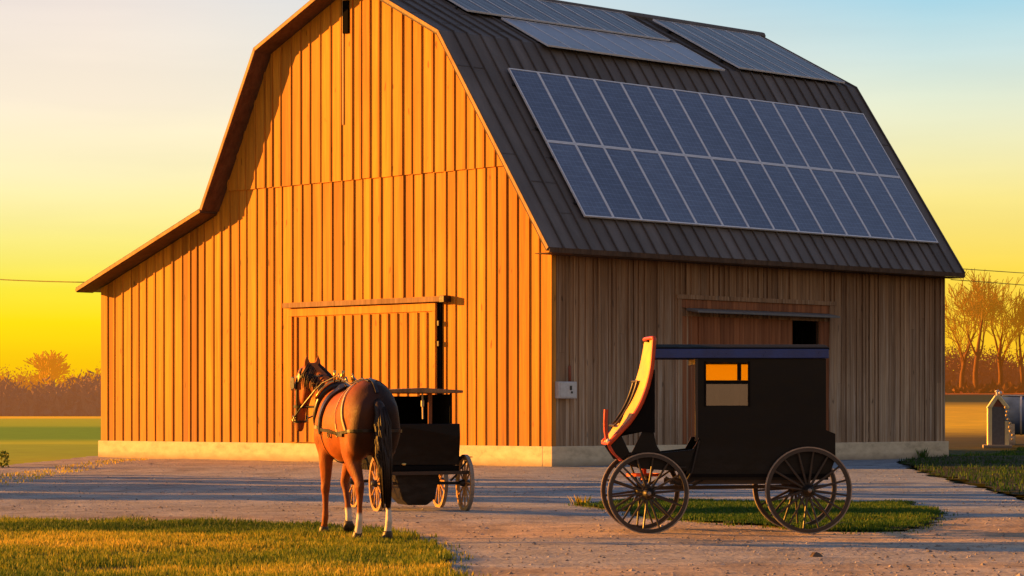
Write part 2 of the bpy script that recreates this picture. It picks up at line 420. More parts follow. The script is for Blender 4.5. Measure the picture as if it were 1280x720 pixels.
up = wramp(wmath('DIVIDE', wmath('SUBTRACT', el, d2r(12)), 1 - d2r(12), True),
           [(0, lin(165, 202, 234)), (.25, lin(140, 160, 190)), (.6, lin(108, 124, 158)), (1, lin(90, 104, 136))])
upf = wmath('GREATER_THAN', el, d2r(12))
upm = wmath('DIVIDE', wmath('SUBTRACT', el, d2r(9)), d2r(14) - d2r(9), True)
grad = wmix(upm, low, up)
# dusk side of the sky, behind the viewer: dimmer, mauve above an orange belt
back = wmath('MULTIPLY', wmath('ADD', sp.outputs[1], -.15), -1.6, True)
bk = wramp(wmath('DIVIDE', el, 1.0, True), [(0, lin(222, 168, 120)), (.12, lin(208, 178, 152)), (.3, lin(172, 170, 178)), (1, lin(82, 104, 154))])
grad = wmix(back, grad, bk)
mpc = wn('ShaderNodeMapping'); mpc.inputs['Scale'].default_value = (3, 3, 26); wl(tc.outputs['Generated'], mpc.inputs[0])
cn_ = wn('ShaderNodeTexNoise'); cn_.inputs['Scale'].default_value = 1.6; cn_.inputs['Detail'].default_value = 6; wl(mpc.outputs[0], cn_.inputs['Vector'])
veil = wramp(cn_.outputs['Fac'], [(.40, (.985, .98, .975, 1)), (.68, (1.06, 1.05, 1.03, 1))])
grad = wmix(1.0, grad, veil, 'MULTIPLY')
sky = wn('ShaderNodeTexSky', sky_type='NISHITA', sun_disc=False)
sky.sun_elevation = EL; sky.sun_rotation = math.atan2(SUN.x, SUN.y)
bg1 = wn('ShaderNodeBackground'); wl(sky.outputs[0], bg1.inputs[0]); bg1.inputs[1].default_value = .05
bg2 = wn('ShaderNodeBackground'); wl(grad, bg2.inputs[0]); bg2.inputs[1].default_value = 1.05
mxs = wn('ShaderNodeMixShader'); mxs.inputs[0].default_value = .93
wl(bg1.outputs[0], mxs.inputs[1]); wl(bg2.outputs[0], mxs.inputs[2])
wo = wn('ShaderNodeOutputWorld'); wl(mxs.outputs[0], wo.inputs[0])
scene.view_settings.view_transform = 'Standard'; scene.view_settings.look = 'None'; scene.view_settings.exposure = 0

# ------------------------------------------------------------------ ground
def sstep(a, b, x):
    t_ = np.clip((x - a) / (b - a), 0, 1); return t_ * t_ * (3 - 2 * t_)
def terr(x, y):
    x = np.asarray(x, float); y = np.asarray(y, float)
    rise = np.clip(.0222 * (y - 76), 0, 3.05) * sstep(-4, 10, x) * (y > 70)
    return rise
def noise2(x, y, sc, seed=0):
    r = np.random.default_rng(seed); z = np.zeros_like(x)
    for i in range(7):
        a = r.uniform(0, 2 * PI); k = sc * r.uniform(.6, 1.9); z += np.sin(k * (x * math.cos(a) + y * math.sin(a)) + r.uniform(0, 6.28)) / 7
    return z
def sheet(name, xs, ys, zf, mat, kind='structure', keep=None):
    X, Y = np.meshgrid(xs, ys); Z = zf(X, Y); nx, ny = len(xs), len(ys)
    V = np.stack([X, Y, Z], -1).reshape(-1, 3)
    fs = []
    for j in range(ny - 1):
        for i in range(nx - 1):
            a = j * nx + i
            if keep is None or keep(.5 * (xs[i] + xs[i + 1]), .5 * (ys[j] + ys[j + 1])): fs.append((a, a + 1, a + nx + 1, a + nx))
    me = bpy.data.meshes.new(name); me.from_pydata([tuple(v) for v in V], [], fs); me.materials.append(mat)
    me.polygons.foreach_set('use_smooth', [True] * len(fs)); me.update()
    o = bpy.data.objects.new(name, me); COL.objects.link(o); return tag(o, kind=kind)

gx = np.unique(np.concatenate([np.linspace(-3000, -60, 12), np.linspace(-60, 60, 61), np.linspace(60, 3000, 12)]))
gy = np.unique(np.concatenate([np.linspace(-200, 60, 27), np.linspace(60, 240, 61), np.linspace(240, 5000, 20)]))
sheet('ground', gx, gy, lambda x, y: terr(x, y) - .05, M['field'])

def inpoly(px, py, poly):
    px = np.asarray(px); py = np.asarray(py); c = np.zeros(px.shape, bool); n = len(poly); j = n - 1
    for i in range(n):
        xi, yi = poly[i]; xj, yj = poly[j]
        hit = ((yi > py) != (yj > py)) & (px < (xj - xi) * (py - yi) / (yj - yi + 1e-12) + xi)
        c ^= hit; j = i
    return c
def polysheet(name, poly, zf, mat, step, wob=.12, kind='structure', stepy=None, fine=None):
    """a ground sheet with a ragged outline, triangulated from a grid clipped to the outline"""
    poly = [Vector((p[0], p[1], 0)) for p in poly]; ring = []
    for i, p in enumerate(poly):
        q = poly[(i + 1) % len(poly)]; k = max(1, int((q - p).length / step))
        ring += [p.lerp(q, a / k) for a in range(k)]
    R_ = random.Random(len(name))
    ring = [v + Vector((R_.uniform(-wob, wob), R_.uniform(-wob, wob), 0)) for v in ring]
    rp = [(v.x, v.y) for v in ring]
    xs = [p[0] for p in rp]; ys = [p[1] for p in rp]
    from mathutils.geometry import delaunay_2d_cdt
    X, Y = np.meshgrid(np.arange(min(xs), max(xs), step), np.arange(min(ys), max(ys), stepy or step))
    X = X + RNG.uniform(-.3, .3, X.shape) * step; Y = Y + RNG.uniform(-.3, .3, Y.shape) * step
    m = inpoly(X, Y, rp)
    inner = list(zip(X[m], Y[m]))
    if fine:
        X, Y = np.meshgrid(np.arange(fine[0], fine[1], .13), np.arange(fine[2], fine[3], .075)); m = inpoly(X, Y, rp); inner = [q for q in inner if not (fine[0] < q[0] < fine[1] and fine[2] < q[1] < fine[3])] + list(zip(X[m], Y[m]))
    vs = [Vector(p) for p in rp] + [Vector(p) for p in inner]; k = len(rp)
    r = delaunay_2d_cdt(vs, [], [list(range(k))], 1, 1e-5)
    V = np.array([(p[0], p[1]) for p in r[0]]); Z = zf(V[:, 0], V[:, 1])
    me = bpy.data.meshes.new(name); me.from_pydata([(a[0], a[1], z) for a, z in zip(V, Z)], [], [tuple(f) for f in r[2]])
    bm = bmesh.new(); bm.from_mesh(me); bmesh.ops.recalc_face_normals(bm, faces=bm.faces)
    if sum(f.normal.z for f in bm.faces) < 0: bmesh.ops.reverse_faces(bm, faces=bm.faces)
    bm.to_mesh(me); bm.free()
    me.polygons.foreach_set('use_smooth', [True] * len(me.polygons)); me.materials.append(mat)
    o = bpy.data.objects.new(name, me); COL.objects.link(o); tag(o, kind=kind); return o, rp

def ruts(x, y):
    c = 24.2 + .05 * x + .25 * np.sin(x * .35); d = 29.0 + .03 * x + .3 * np.sin(x * .3 + 1)
    m = sstep(.2, 2.5, x)
    z = 0
    for k_ in (c, c + 1.35, d - .7, d + .65): z = z + np.exp(-((y - k_) / .13) ** 2) - .5 * np.exp(-((np.abs(y - k_) - .27) / .10) ** 2)
    return -.022 * m * z
def gz(x, y): return ruts(x, y) + .022 * noise2(x, y, 1.5, 3) + .03 * noise2(x, y, .55, 4) + .007 * noise2(x, y, 5.5, 5)
GRAV = [(-40, 20), (22, 12), (9, 24), (6.6, 30), (7.5, 39), (8.34, 53), (9.9, 69.0), (12.3, 75), (6, 76), (-5, 80), (-12.0, 79), (-12.2, 63), (-16.5, 55), (-40, 50)]
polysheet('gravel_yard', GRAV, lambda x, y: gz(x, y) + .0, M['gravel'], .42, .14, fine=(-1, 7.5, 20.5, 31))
LAWN = [(-30, 12), (-.1, 12), (-.3, 17), (-.5, 21), (-.72, 24.5), (-.95, 27.2), (-1.35, 28.9), (-2.4, 30.4), (-6.2, 31.6), (-13, 33), (-30, 37)]
_, lawn_ring = polysheet('lawn', LAWN, lambda x, y: .022 + gz(x, y), M['lawn'], .45, .14)
PATCH = [(.9, 36.6), (1.8, 38.2), (4.2, 38.0), (5.5, 36.8), (5.3, 33), (4.75, 30.2), (4.35, 28.5), (3.3, 28.7), (2.3, 30.2), (1.75, 32.5), (1.5, 35)]
_, patch_ring = polysheet('grass_patch', PATCH, lambda x, y: .026 + gz(x, y), M['verge'], .3, .16)
VERGE = [(7.2, 35), (7.65, 39.2), (8.5, 53), (10.0, 68.5), (11.8, 73.2), (14, 77), (20, 92), (34, 92), (34, 30), (9, 30)]
_, verge_ring = polysheet('grass_verge', VERGE, lambda x, y: .03 + terr(x, y) + .06 * (noise2(x, y, .8, 9) + .4) * sstep(7.8, 11, x), M['verge'], .6, .2)
STRIP = [(-8.6, 46), (-9.1, 52), (-9.5, 60), (-9.7, 71.5), (-10.6, 72), (-10.5, 58), (-10.4, 49)]
strip_ring = STRIP

def blades(name, poly, dens, hmin, hmax, wid, mat, zf, tonef, box=None, lean=.6):
    xs = [p[0] for p in poly]; ys = [p[1] for p in poly]
    x0, x1, y0, y1 = box or (min(xs), max(xs), min(ys), max(ys))
    n = int((x1 - x0) * (y1 - y0) * dens)
    x = RNG.uniform(x0, x1, n); y = RNG.uniform(y0, y1, n)
    clump = noise2(x, y, 7, 21) + noise2(x, y, 2.4, 22)
    m = inpoly(x, y, poly) & (clump > RNG.uniform(-1.3, .35, n)); x = x[m]; y = y[m]; clump = clump[m]; n = len(x)
    h = RNG.uniform(hmin, hmax, n) * (1 + .5 * np.clip(clump, -.6, 1)); a = RNG.uniform(0, 2 * PI, n); b = RNG.uniform(0, 2 * PI, n)
    ln = RNG.uniform(.1, lean, n) * h
    z = zf(x, y); V = np.zeros((n, 5, 3)); wx = np.cos(a) * wid; wy = np.sin(a) * wid
    lx = np.cos(b) * ln; ly = np.sin(b) * ln
    V[:, 0] = np.stack([x - wx, y - wy, z - .01], -1); V[:, 1] = np.stack([x + wx, y + wy, z - .01], -1)
    V[:, 2] = np.stack([x + wx * .7 + lx * .35, y + wy * .7 + ly * .35, z + h * .6], -1)
    V[:, 3] = np.stack([x - wx * .7 + lx * .35, y - wy * .7 + ly * .35, z + h * .6], -1)
    V[:, 4] = np.stack([x + lx, y + ly, z + h], -1)
    me = bpy.data.meshes.new(name); me.vertices.add(n * 5); me.vertices.foreach_set('co', V.reshape(-1))
    idx = (np.arange(n) * 5)[:, None]
    loops = np.concatenate([idx + np.array([0, 1, 2, 3]), idx + np.array([3, 2, 4])], 1).reshape(-1)
    me.loops.add(n * 7); me.loops.foreach_set('vertex_index', loops)
    st = ((np.arange(n) * 7)[:, None] + np.array([0, 4])).reshape(-1); me.polygons.add(n * 2)
    me.polygons.foreach_set('loop_start', st); me.update(calc_edges=True)
    at = me.attributes.new('tone', 'FLOAT', 'FACE'); at.data.foreach_set('value', np.repeat(np.clip(tonef(x, y) + RNG.normal(0, .14, n), 0, 1), 2))
    me.materials.append(mat); o = bpy.data.objects.new(name, me); COL.objects.link(o); return tag(o, kind='stuff')
ltone = lambda x, y: .41 + .42 * noise2(x * .45, y * 1.7, 1.5, 31) + .18 * noise2(x, y, 5, 32) - .30 * np.exp(-((y - 29.6) / 1.3) ** 2) + .14 * np.exp(-((y - 25.2) / 1.5) ** 2)  # dark and golden bands paint shade and sun stripes into the grass
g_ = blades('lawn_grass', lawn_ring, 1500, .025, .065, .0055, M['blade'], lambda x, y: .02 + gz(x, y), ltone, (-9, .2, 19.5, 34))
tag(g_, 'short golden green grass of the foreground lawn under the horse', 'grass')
g_ = blades('patch_grass', patch_ring, 1500, .02, .05, .006, M['blade_dark'], lambda x, y: .024 + gz(x, y), lambda x, y: .5 + .4 * noise2(x, y, 1.6, 33))
tag(g_, 'dark green grass strip in the gravel beneath the black buggy', 'grass')
grow_ = lambda ring, dx, dy, k_: [((x - cx_) * k_ + cx_ + dx, (y - cy_) * k_ + cy_ + dy) for cx_, cy_ in [(sum(p[0] for p in ring) / len(ring), sum(p[1] for p in ring) / len(ring))] for x, y in ring]
g_ = blades('lawn_fringe', grow_(lawn_ring, .18, .3, 1.0), 150, .015, .04, .006, M['blade'], lambda x, y: .005 + gz(x, y), lambda x, y: .5 + .3 * noise2(x, y, 3, 36), (-9, .4, 19.5, 34))
tag(g_, 'stray grass creeping from the lawn into the gravel', 'grass')
g_ = blades('patch_fringe', grow_(patch_ring, 0, 0, 1.08), 120, .015, .045, .006, M['blade_dark'], lambda x, y: .003 + gz(x, y), lambda x, y: .6 + .3 * noise2(x, y, 3, 37))
tag(g_, 'stray grass around the strip beneath the black buggy', 'grass')
g_ = blades('verge_grass', verge_ring, 55, .03, .10, .011, M['blade_dark'], lambda x, y: .03 + terr(x, y), lambda x, y: .30 + .4 * noise2(x, y, .8, 34), (7, 22, 36, 73))
tag(g_, 'sparse dark grass on the soil along the right hand edge of the gravel', 'grass')
g_ = blades('verge_grass', verge_ring, 150, .05, .13, .012, M['blade_dark'], lambda x, y: .03 + terr(x, y), lambda x, y: .6 + .4 * noise2(x, y, .8, 34), (9, 24, 73, 92))
tag(g_, 'brighter green grass bank beside the right end of the barn', 'grass')
g_ = blades('strip_grass', strip_ring, 40, .02, .05, .010, M['blade'], lambda x, y: .015 + gz(x, y), lambda x, y: .75 + .3 * noise2(x, y, 1.6, 35))
tag(g_, 'thin dry golden weeds along the gravel left of the barn', 'weeds')

# loose stones over the yard
def stones():
    V = []; F = []; T = []
    base = [(1, 0, 0), (-1, 0, 0), (0, 1, 0), (0, -1, 0), (0, 0, 1), (0, 0, -.4)]
    tri = [(0, 2, 4), (2, 1, 4), (1, 3, 4), (3, 0, 4), (2, 0, 5), (1, 2, 5), (3, 1, 5), (0, 3, 5)]
    n = 9000
    y = 19 + 50 * RNG.uniform(0, 1, n) ** 1.7; x = RNG.uniform(-.21, .21, n) * y
    ok = inpoly(x, y, GRAV) & ~inpoly(x, y, lawn_ring) & ~inpoly(x, y, patch_ring)
    cl = noise2(x, y, .9, 41) > RNG.uniform(-.9, .5, n); ok &= cl
    for px, py in zip(x[ok], y[ok]):
        r = random.uniform(.008, .02) * (1.6 if random.random() < .06 else 1); a = random.uniform(0, 6.28); c, s_ = math.cos(a), math.sin(a)
        z = float(gz(np.array([px]), np.array([py]))[0]); o = len(V)
        for bx_, by_, bz_ in base:
            q = r * random.uniform(.7, 1.3); V.append((px + (bx_ * c - by_ * s_) * q * 1.2, py + (bx_ * s_ + by_ * c) * q, z + bz_ * q * .7))
        tt = random.random()
        for f in tri: F.append(tuple(i + o for i in f)); T.append(tt)
    me = bpy.data.meshes.new('loose_gravel'); me.from_pydata(V, [], F)
    at = me.attributes.new('tone', 'FLOAT', 'FACE'); at.data.foreach_set('value', T)
    k = N('loose_stone'); k.set(k.ramp(k.attr('tone'), [(0, (.10, .085, .075)), (.6, (.28, .23, .19)), (1, (.5, .43, .36))]), .85)
    me.materials.append(k.m); o = bpy.data.objects.new('loose_gravel', me); COL.objects.link(o)
    tag(o, 'loose stones scattered over the gravel yard', 'gravel', kind='stuff')
stones()

# ------------------------------------------------------------------ barn  (local x along the side wall, local y along the gable, gable faces -x, side faces -y)
BX, BY, BROT = .942, 62.63, math.radians(45.06)
barn = thing('barn', 'large wooden gambrel barn with a lean-to, honey coloured gable boards and dark ribbed roof', 'barn', (BX, BY, 0), BROT)
XL = 15.7; YL = 17.75
PROF = [(-.47, 5.12), (3.26, 10.55), (6.76, 12.36), (10.30, 10.80), (12.55, 6.72), (18.15, 4.78)]     # roof line, right eave to left eave
def rz_(y, P=PROF):
    for (a, za), (b, zb) in zip(P, P[1:]):
        if a <= y <= b: return za + (zb - za) * (y - a) / (b - a)
    return 0
FZ = .47
# foundation
f = MB()
f.box((-.06, -.06, -.3), (XL + .06, .25, FZ)); f.box((-.06, .25, -.3), (.25, YL + .05, FZ))
f.box((XL - .25, .25, -.3), (XL + .06, YL + .05, FZ)); f.box((.25, YL - .25, -.3), (XL - .25, YL + .05, FZ))
f.build('foundation', M['concrete'], barn, bevel=.015)
# gable wall: solid backing plus separate boards and battens
wallprof = [(0, FZ), (YL, FZ)] + [(y, rz_(y) - .14) for y in (YL, 12.55, 10.30, 6.76, 3.26, 0)]
for nm, x in (('gable_wall', .06), ('rear_wall', XL - .1)):
    b = MB(); b.prism([(x, y, z) for y, z in wallprof], (.04, 0, 0)); b.build(nm, M['soffit'] if nm == 'gable_wall' else M['side'], barn)
SEAM = 7.21
DY0, DY1, DZ = 3.86, 9.42, 3.98
def strip_poly(y0, y1, zlo, x0, x1, mbk, tone, ztop=None):
    """one vertical board following the roof line"""
    za = (rz_(y0) - .15) if ztop is None else ztop; zb = (rz_(y1) - .15) if ztop is None else ztop
    if za <= zlo + .05 and zb <= zlo + .05: return
    za = max(za, zlo + .02); zb = max(zb, zlo + .02)
    mbk.prism([(x0, y0, zlo), (x0, y1, zlo), (x0, y1, zb), (x0, y0, za)], (x1 - x0, 0, 0), tone)
lowb, upb, bat = MB(), MB(), MB()
rnd = random.Random(5)
y = .0; edges = [0]
while y < YL - .2:
    y += rnd.choice((rnd.uniform(.30, .36), rnd.uniform(.34, .42), rnd.uniform(.36, .44))); edges.append(min(y, YL))
edges[-1] = YL
for a, b in zip(edges, edges[1:]):
    tn = rnd.gauss(.5, .27); dx = rnd.uniform(0, .014)
    # break the board at roof-line kinks so tops stay under the roof
    cuts = [a] + [k for k in (3.26, 6.76, 10.30, 12.55) if a < k < b] + [b]
    for c, d in zip(cuts, cuts[1:]):
        full = min(rz_(c), rz_(d)) - .15
        if full <= SEAM: strip_poly(c + .002, d - .002, FZ, .0 + dx, .06, lowb, tn)
        else:
            lowb.box((.0 + dx, c + .002, FZ + .0), (.06, d - .002, SEAM + .05), tn)
            strip_poly(c + .002, d - .002, SEAM - .03 + rnd.uniform(-.01, .01), -.045 + dx, -.002 if dx < .002 else dx - .003, upb, rnd.gauss(.5, .18))
    bw = rnd.uniform(.026, .034)
for e in edges[1:-1]:
    bw = rnd.uniform(.020, .032); bd = rnd.uniform(.018, .026)
    top = rz_(e) - .17
    inside_door = DY0 - .05 < e < DY1 + .05
    t0 = rnd.gauss(.45, .3)
    zlo = DZ + .16 if inside_door else FZ + .005
    zt = min(top, SEAM - .04)
    bat.box((-bd, e - bw, zlo), (.004, e + bw, zt), t0)
    if top > SEAM + .1: bat.box((-bd - .045, e - bw, SEAM - .02), (-.03, e + bw, top), t0)
lowb.build('gable_board', M['gable'], barn); upb.build('upper_gable_board', M['gable_up'], barn); bat.build('batten', M['batten'], barn)
cb = MB(); cb.box((-.05, -.035, FZ), (.0, .10, 5.3)); cb.box((-.047, -.035, FZ), (.10, -.002, 5.3)); cb.build('corner_board', M['gable'], barn, bevel=.006)
# loft slot and slim pale trim under the peak
s_ = MB(); s_.box((-.10, 7.13, 10.92), (-.05, 7.33, 11.75)); s_.build('loft_slot', M['void'], barn)
s_ = MB(); s_.box((-.062, 7.335, 8.6), (-.046, 7.40, 11.8)); s_.build('loft_trim', M['roof_lit'], barn, bevel=.004)
hd = MB(); hd.prism([(-.55, 6.3, 12.0), (-.55, 7.2, 12.0), (-1.15, 6.76, 12.28)], (0, 0, .06)); hd.build('hay_hood', M['roof'], barn)

# sliding door in the gable
door = MB(); rnd = random.Random(8)
yy = DY0
while yy < DY1 - .02:
    nb = min(yy + rnd.uniform(.33, .38), DY1); door.box((-.10, yy + .003, FZ + .02), (-.062 - rnd.uniform(0, .006), nb - .003, DZ - .02), rnd.gauss(.45, .18)); yy = nb
dl = door.build('sliding_door', M['gable'], barn)
db = MB(); yy = DY0
rnd = random.Random(8)
while yy < DY1 - .02:
    nb = min(yy + rnd.uniform(.33, .38), DY1); rnd.uniform(0, 1); rnd.gauss(0, 1)
    if nb < DY1 - .1: db.box((-.135, nb - .028, FZ + .04), (-.098, nb + .028, DZ - .24), .4)
    yy = nb
db.build('door_batten', M['batten'], dl)
fr = MB(); fr.box((-.138, DY0 + .001, DZ - .22), (-.099, DY1 - .001, DZ - .021)); fr.box((-.142, DY1 - .14, FZ + .04), (-.0985, DY1 + .0, DZ - .222)); fr.box((-.142, DY0 + .001, FZ + .04), (-.0985, DY0 + .10, DZ - .222))
fr.build('door_frame', M['gable'], dl, bevel=.004)
rl = MB(); rl.box((-.24, 3.55, DZ + .0), (-.02, DY1 + .12, DZ + .13)); rl.build('door_rail', M['trim'], barn, bevel=.01)
rb = MB(); rb.box((-.26, 3.42, DZ - .02), (-.02, 3.60, DZ + .15)); rb.build('rail_end_bracket', M['iron'], barn, bevel=.01)
gp = MB(); gp.box((-.066, DY0 - .13, FZ + .02), (-.012, DY0 - .004, DZ - .0)); gp.build('door_gap', M['void'], barn)
for z in (1.4, 2.9, 3.4):
    h_ = MB(); h_.box((-.12, DY0 - .10, z), (-.05, DY0 - .05, z + .12)); h_.build('latch', M['iron'], dl)

# side wall: weathered vertical boards, a doorway cut out
OX0, OX1, OZ = 8.92, 10.05, 3.66      # the dark opening (reaches the ground)
sb = MB(); rnd = random.Random(12); x = 0.06
BK = MB()
BK.box((.06, .05, FZ), (OX0, .09, 5.05)); BK.box((OX1, .05, FZ), (XL, .09, 5.05)); BK.box((OX0, .05, OZ), (OX1, .09, 5.05))
while x < XL - .02:
    nx = min(x + rnd.uniform(.13, .27), XL); tn = rnd.gauss(.5, .24); dy = rnd.uniform(0, .022)
    x0, x1 = x + .004, nx - .004; zt = 5.45
    if x1 > OX0 and x0 < OX1: sb.box((x0, -.0 + dy, OZ), (x1, .05, zt), tn)
    else:
        if rnd.random() < .3:
            zc = rnd.uniform(1.5, 4.2); sb.box((x0, dy, FZ - rnd.uniform(0, .03)), (x1, .05, zc), tn); sb.box((x0, dy + .006, zc + .004), (x1, .05, zt), rnd.gauss(.5, .24))
        else: sb.box((x0, dy, FZ - rnd.uniform(0, .04)), (x1, .05, zt), tn)
        if rnd.random() < .55: sb.box((x1 - .03, -.022, FZ - rnd.uniform(0, .05)), (x1 + .028, -.001, zt), rnd.gauss(.6, .25))
    x = nx
BK.build('side_wall', M['soffit'], barn); sb.build('side_board', M['side'], barn)
lw = MB(); lw.box((.1, YL - .08, FZ), (XL - .1, YL, 4.75)); lw.build('lean_to_wall', M['side'], barn)
iv = MB(); iv.box((OX0 - .6, 1.4, FZ), (OX1 + .8, 1.5, 4.4)); iv.build('inner_partition', M['void'], barn)
# doorway trim, canopy, red-brown doors
tr = MB(); tr.box((4.38, -.07, 4.08), (10.72, .004, 4.19)); tr.box((10.46, -.06, FZ), (10.66, .004, 4.078)); tr.box((4.42, -.055, FZ), (4.56, .004, 4.078))
tr.build('doorway_trim', M['side'], barn, bevel=.008)
fz_ = MB(); rnd = random.Random(3); x = 4.57
while x < 10.44:
    nx = min(x + rnd.uniform(.14, .24), 10.45); fz_.box((x + .003, -.03, 3.87), (nx - .003, -.001, 4.077), rnd.gauss(.5, .3)); x = nx
fz_.build('doorway_frieze', M['redwood'], barn)
cn = MB(); cn.prism([(4.78, -.002, 3.865), (4.78, -.40, 3.79), (4.78, -.40, 3.74), (4.78, -.002, 3.80)], (5.68, 0, 0)); cn.build('canopy', M['greypanel'], barn, bevel=.008)
for x0, x1, yo in ((4.57, 5.2, -.02), (5.21, 7.30, -.05), (7.31, OX0, -.03), (OX1, 10.45, -.02)):
    d_ = MB(); x = x0; 
    while x < x1 - .01:
        nx = min(x + rnd.uniform(.16, .24), x1); d_.box((x + .002, yo - rnd.uniform(0, .008), FZ + .02), (nx - .002, -.0005, 3.66), rnd.gauss(.5, .25)); x = nx
    d_.build('side_door', M['redwood'], barn)

# roof: five pitches, each a slab with raised ribs
FX, RX = -.58, XL + .22
roof = MB(); ribs = MB(); rnd = random.Random(2)
for (a, za), (b, zb) in zip(PROF, PROF[1:]):
    d = Vector((0, b - a, zb - za)); nrm = Vector((0, -(zb - za), b - a)).normalized(); ln = d.length
    P = Vector((FX, a, za)); th = .11
    x = FX
    while x < RX - .01:
        nx = min(x + .47, RX)
        roof.obox(Vector((x, a, za)) - nrm * th, (nx - x, 0, 0), d, nrm * (th + rnd.uniform(0, .006)), rnd.uniform(.2, .8))
        if nx < RX: 
            c = Vector((nx - .02, a, za))
            ribs.obox(c - d.normalized() * .02, (.04, 0, 0), d + d.normalized() * .03, nrm * .05, rnd.uniform(.0, .3))
        x = nx
rnd = random.Random(77)
for (a, za), (b, zb) in zip(PROF, PROF[1:]):
    d = Vector((0, b - a, zb - za)); nrm = Vector((0, -(zb - za), b - a)).normalized(); x = FX
    while x < RX - .1:
        for q in sorted(rnd.sample([.16, .3, .42, .55, .68, .83], 2)):
            ribs.obox(Vector((x + .03, a, za)) + d * q + nrm * .004, (min(.41, RX - x - .05), 0, 0), d.normalized() * .03, nrm * .010, .1)
        x += .47
ro = roof.build('roof', M['roof'], barn); ribs.build('roof_rib', M['roof'], ro)
cp = MB()
for a, za, sl in ((6.76, 12.36, .2), ):
    cp.tube([(FX - .02, a, za + .03), (RX + .02, a, za + .03)], (.13, .13) and .12, 8)
cp.build('ridge_cap', M['roof'], ro)
# pale verge boards on the gable edges, soffit boards under the overhang
vb = MB(); sf = MB()
for (a, za), (b, zb) in zip(PROF, PROF[1:]):
    d = Vector((0, b - a, zb - za)); nrm = Vector((0, -(zb - za), b - a)).normalized()
    right = a < 6
    vb.obox(Vector((FX - .028, a, za)) - nrm * (.115 if not right else .075), (.026, 0, 0), d, nrm * (.075 if not right else .07))
    sf.obox(Vector((FX + .002, a, za)) - nrm * .135, (.56, 0, 0), d, nrm * .022)
vb.build('verge_board', M['roof_lit'], barn); sf.build('soffit', M['soffit'], barn)
ed = MB(); ed.obox((FX, -.49, 5.0), (RX - FX, 0, 0), (0, .03, 0), (0, 0, .12)); ed.box((FX, -.44, 4.98), (RX, .0, 5.0)); ed.build('eave_board', M['soffit'], barn)

# ------------------------------------------------------------------ solar arrays on the roof
def array(label, a, b, x0, x1, nc, rows, y0, y1, mat, tilt=0, frame=.038, gap=.09):
    """panels on the pitch that runs from profile point a to b; y0 (low) to y1 (high)"""
    (ya, za), (yb, zb) = PROF[a], PROF[b]
    d = Vector((0, yb - ya, zb - za)); n = Vector((0, -(zb - za), yb - ya)).normalized(); dn = d.normalized()
    base = Vector((0, ya, za)) + d * ((y0 - ya) / (yb - ya)); L_ = (d * ((y1 - y0) / (yb - ya))).length
    Rb = Matrix.Rotation(BROT, 4, 'Z'); org = Matrix.Translation((BX, BY, 0)) @ Rb @ Matrix.Translation(base + Vector((x0, 0, 0)) + n * gap)
    rot = Matrix((Vector((1, 0, 0)), dn, n)).transposed().to_4x4()
    Mx = org @ rot
    if tilt: Mx = Mx @ Matrix.Rotation(tilt, 4, 'X')
    r = thing('solar_array', label, 'solar panels'); r.matrix_world = Mx
    W = (x1 - x0) / nc; H_ = L_ / rows
    pm = MB(); pm.box((.012, .012, 0), (W - .012, H_ - .012, .032)); pme = pm.mesh('solar_panel', mat)
    fm = MB(); w_ = frame
    fm.box((.004, .004, -.005), (w_, H_ - .004, .042)); fm.box((W - w_, .004, -.005), (W - .004, H_ - .004, .042))
    fm.box((w_, .004, -.005), (W - w_, w_, .042)); fm.box((w_, H_ - w_, -.005), (W - w_, H_ - .004, .042)); fme = fm.mesh('frame', M['alu'])
    for j in range(rows):
        for i in range(nc):
            o = bpy.data.objects.new('solar_panel', pme); COL.objects.link(o); o.parent = r; o.location = (i * W, j * H_, 0)
            q = bpy.data.objects.new('frame', fme); COL.objects.link(q); q.parent = o
    rm = MB()
    for j in range(rows):
        for fy in (.2, .8): rm.box((-.03, (j + fy) * H_ - .03, -gap + .02), (x1 - x0 + .03, (j + fy) * H_ + .03, -.012))
    rm.build('mounting_rail', M['rail'], r)
    return r
array('big blue solar array of two long rows on the lower roof pitch', 0, 1, 1.08, 15.28, 14, 2, .05, 2.64, M['pv'])
array('slate solar array nearest the front gable on the upper roof pitch', 1, 2, 1.75, 9.45, 9, 1, 4.72, 6.5, M['pv_up'], gap=.11, frame=.02)
array('slate solar array at the far end of the upper roof pitch', 1, 2, 10.6, 15.25, 6, 1, 3.22, 6.4, M['pv_up'], gap=.11, frame=.02)
array('solar panel row painted pale for sky glare below the slate array', 1, 2, 2.9, 9.75, 8, 1, 2.99, 4.66, M['pv_pale'], gap=.06, frame=.016)

def on_barn(x, y, z): 
    c, s = math.cos(BROT), math.sin(BROT); return (BX + x * c - y * s, BY + x * s + y * c, z)
mt = thing('electrical_box', 'grey electrical box with a conduit on the weathered side wall by the corner', 'electrical box', on_barn(.38, 0, 1.6), BROT)
b = MB(); b.box((-.31, -.16, 0), (.31, -.004, .40)); bo = b.build('box_body', M['meter'], mt, bevel=.015)
b = MB(); b.box((-.27, -.172, .03), (.27, -.158, .37)); b.build('door', M['meter'], bo, bevel=.008)
b = MB(); b.box((.05, -.186, .20), (.11, -.17, .30)); b.box((.09, -.186, .12), (.14, -.17, .17)); b.build('dial', M['iron'], bo)
b = MB(); b.tube([(.16, -.06, .40), (.16, -.06, .78)], .035, 10); b.build('conduit', M['rust'], mt, smooth=True)
b = MB(); b.tube([(.16, -.05, .78), (.16, -.05, 3.35)], .016, 8); b.build('cable', M['trim'], mt, smooth=True)
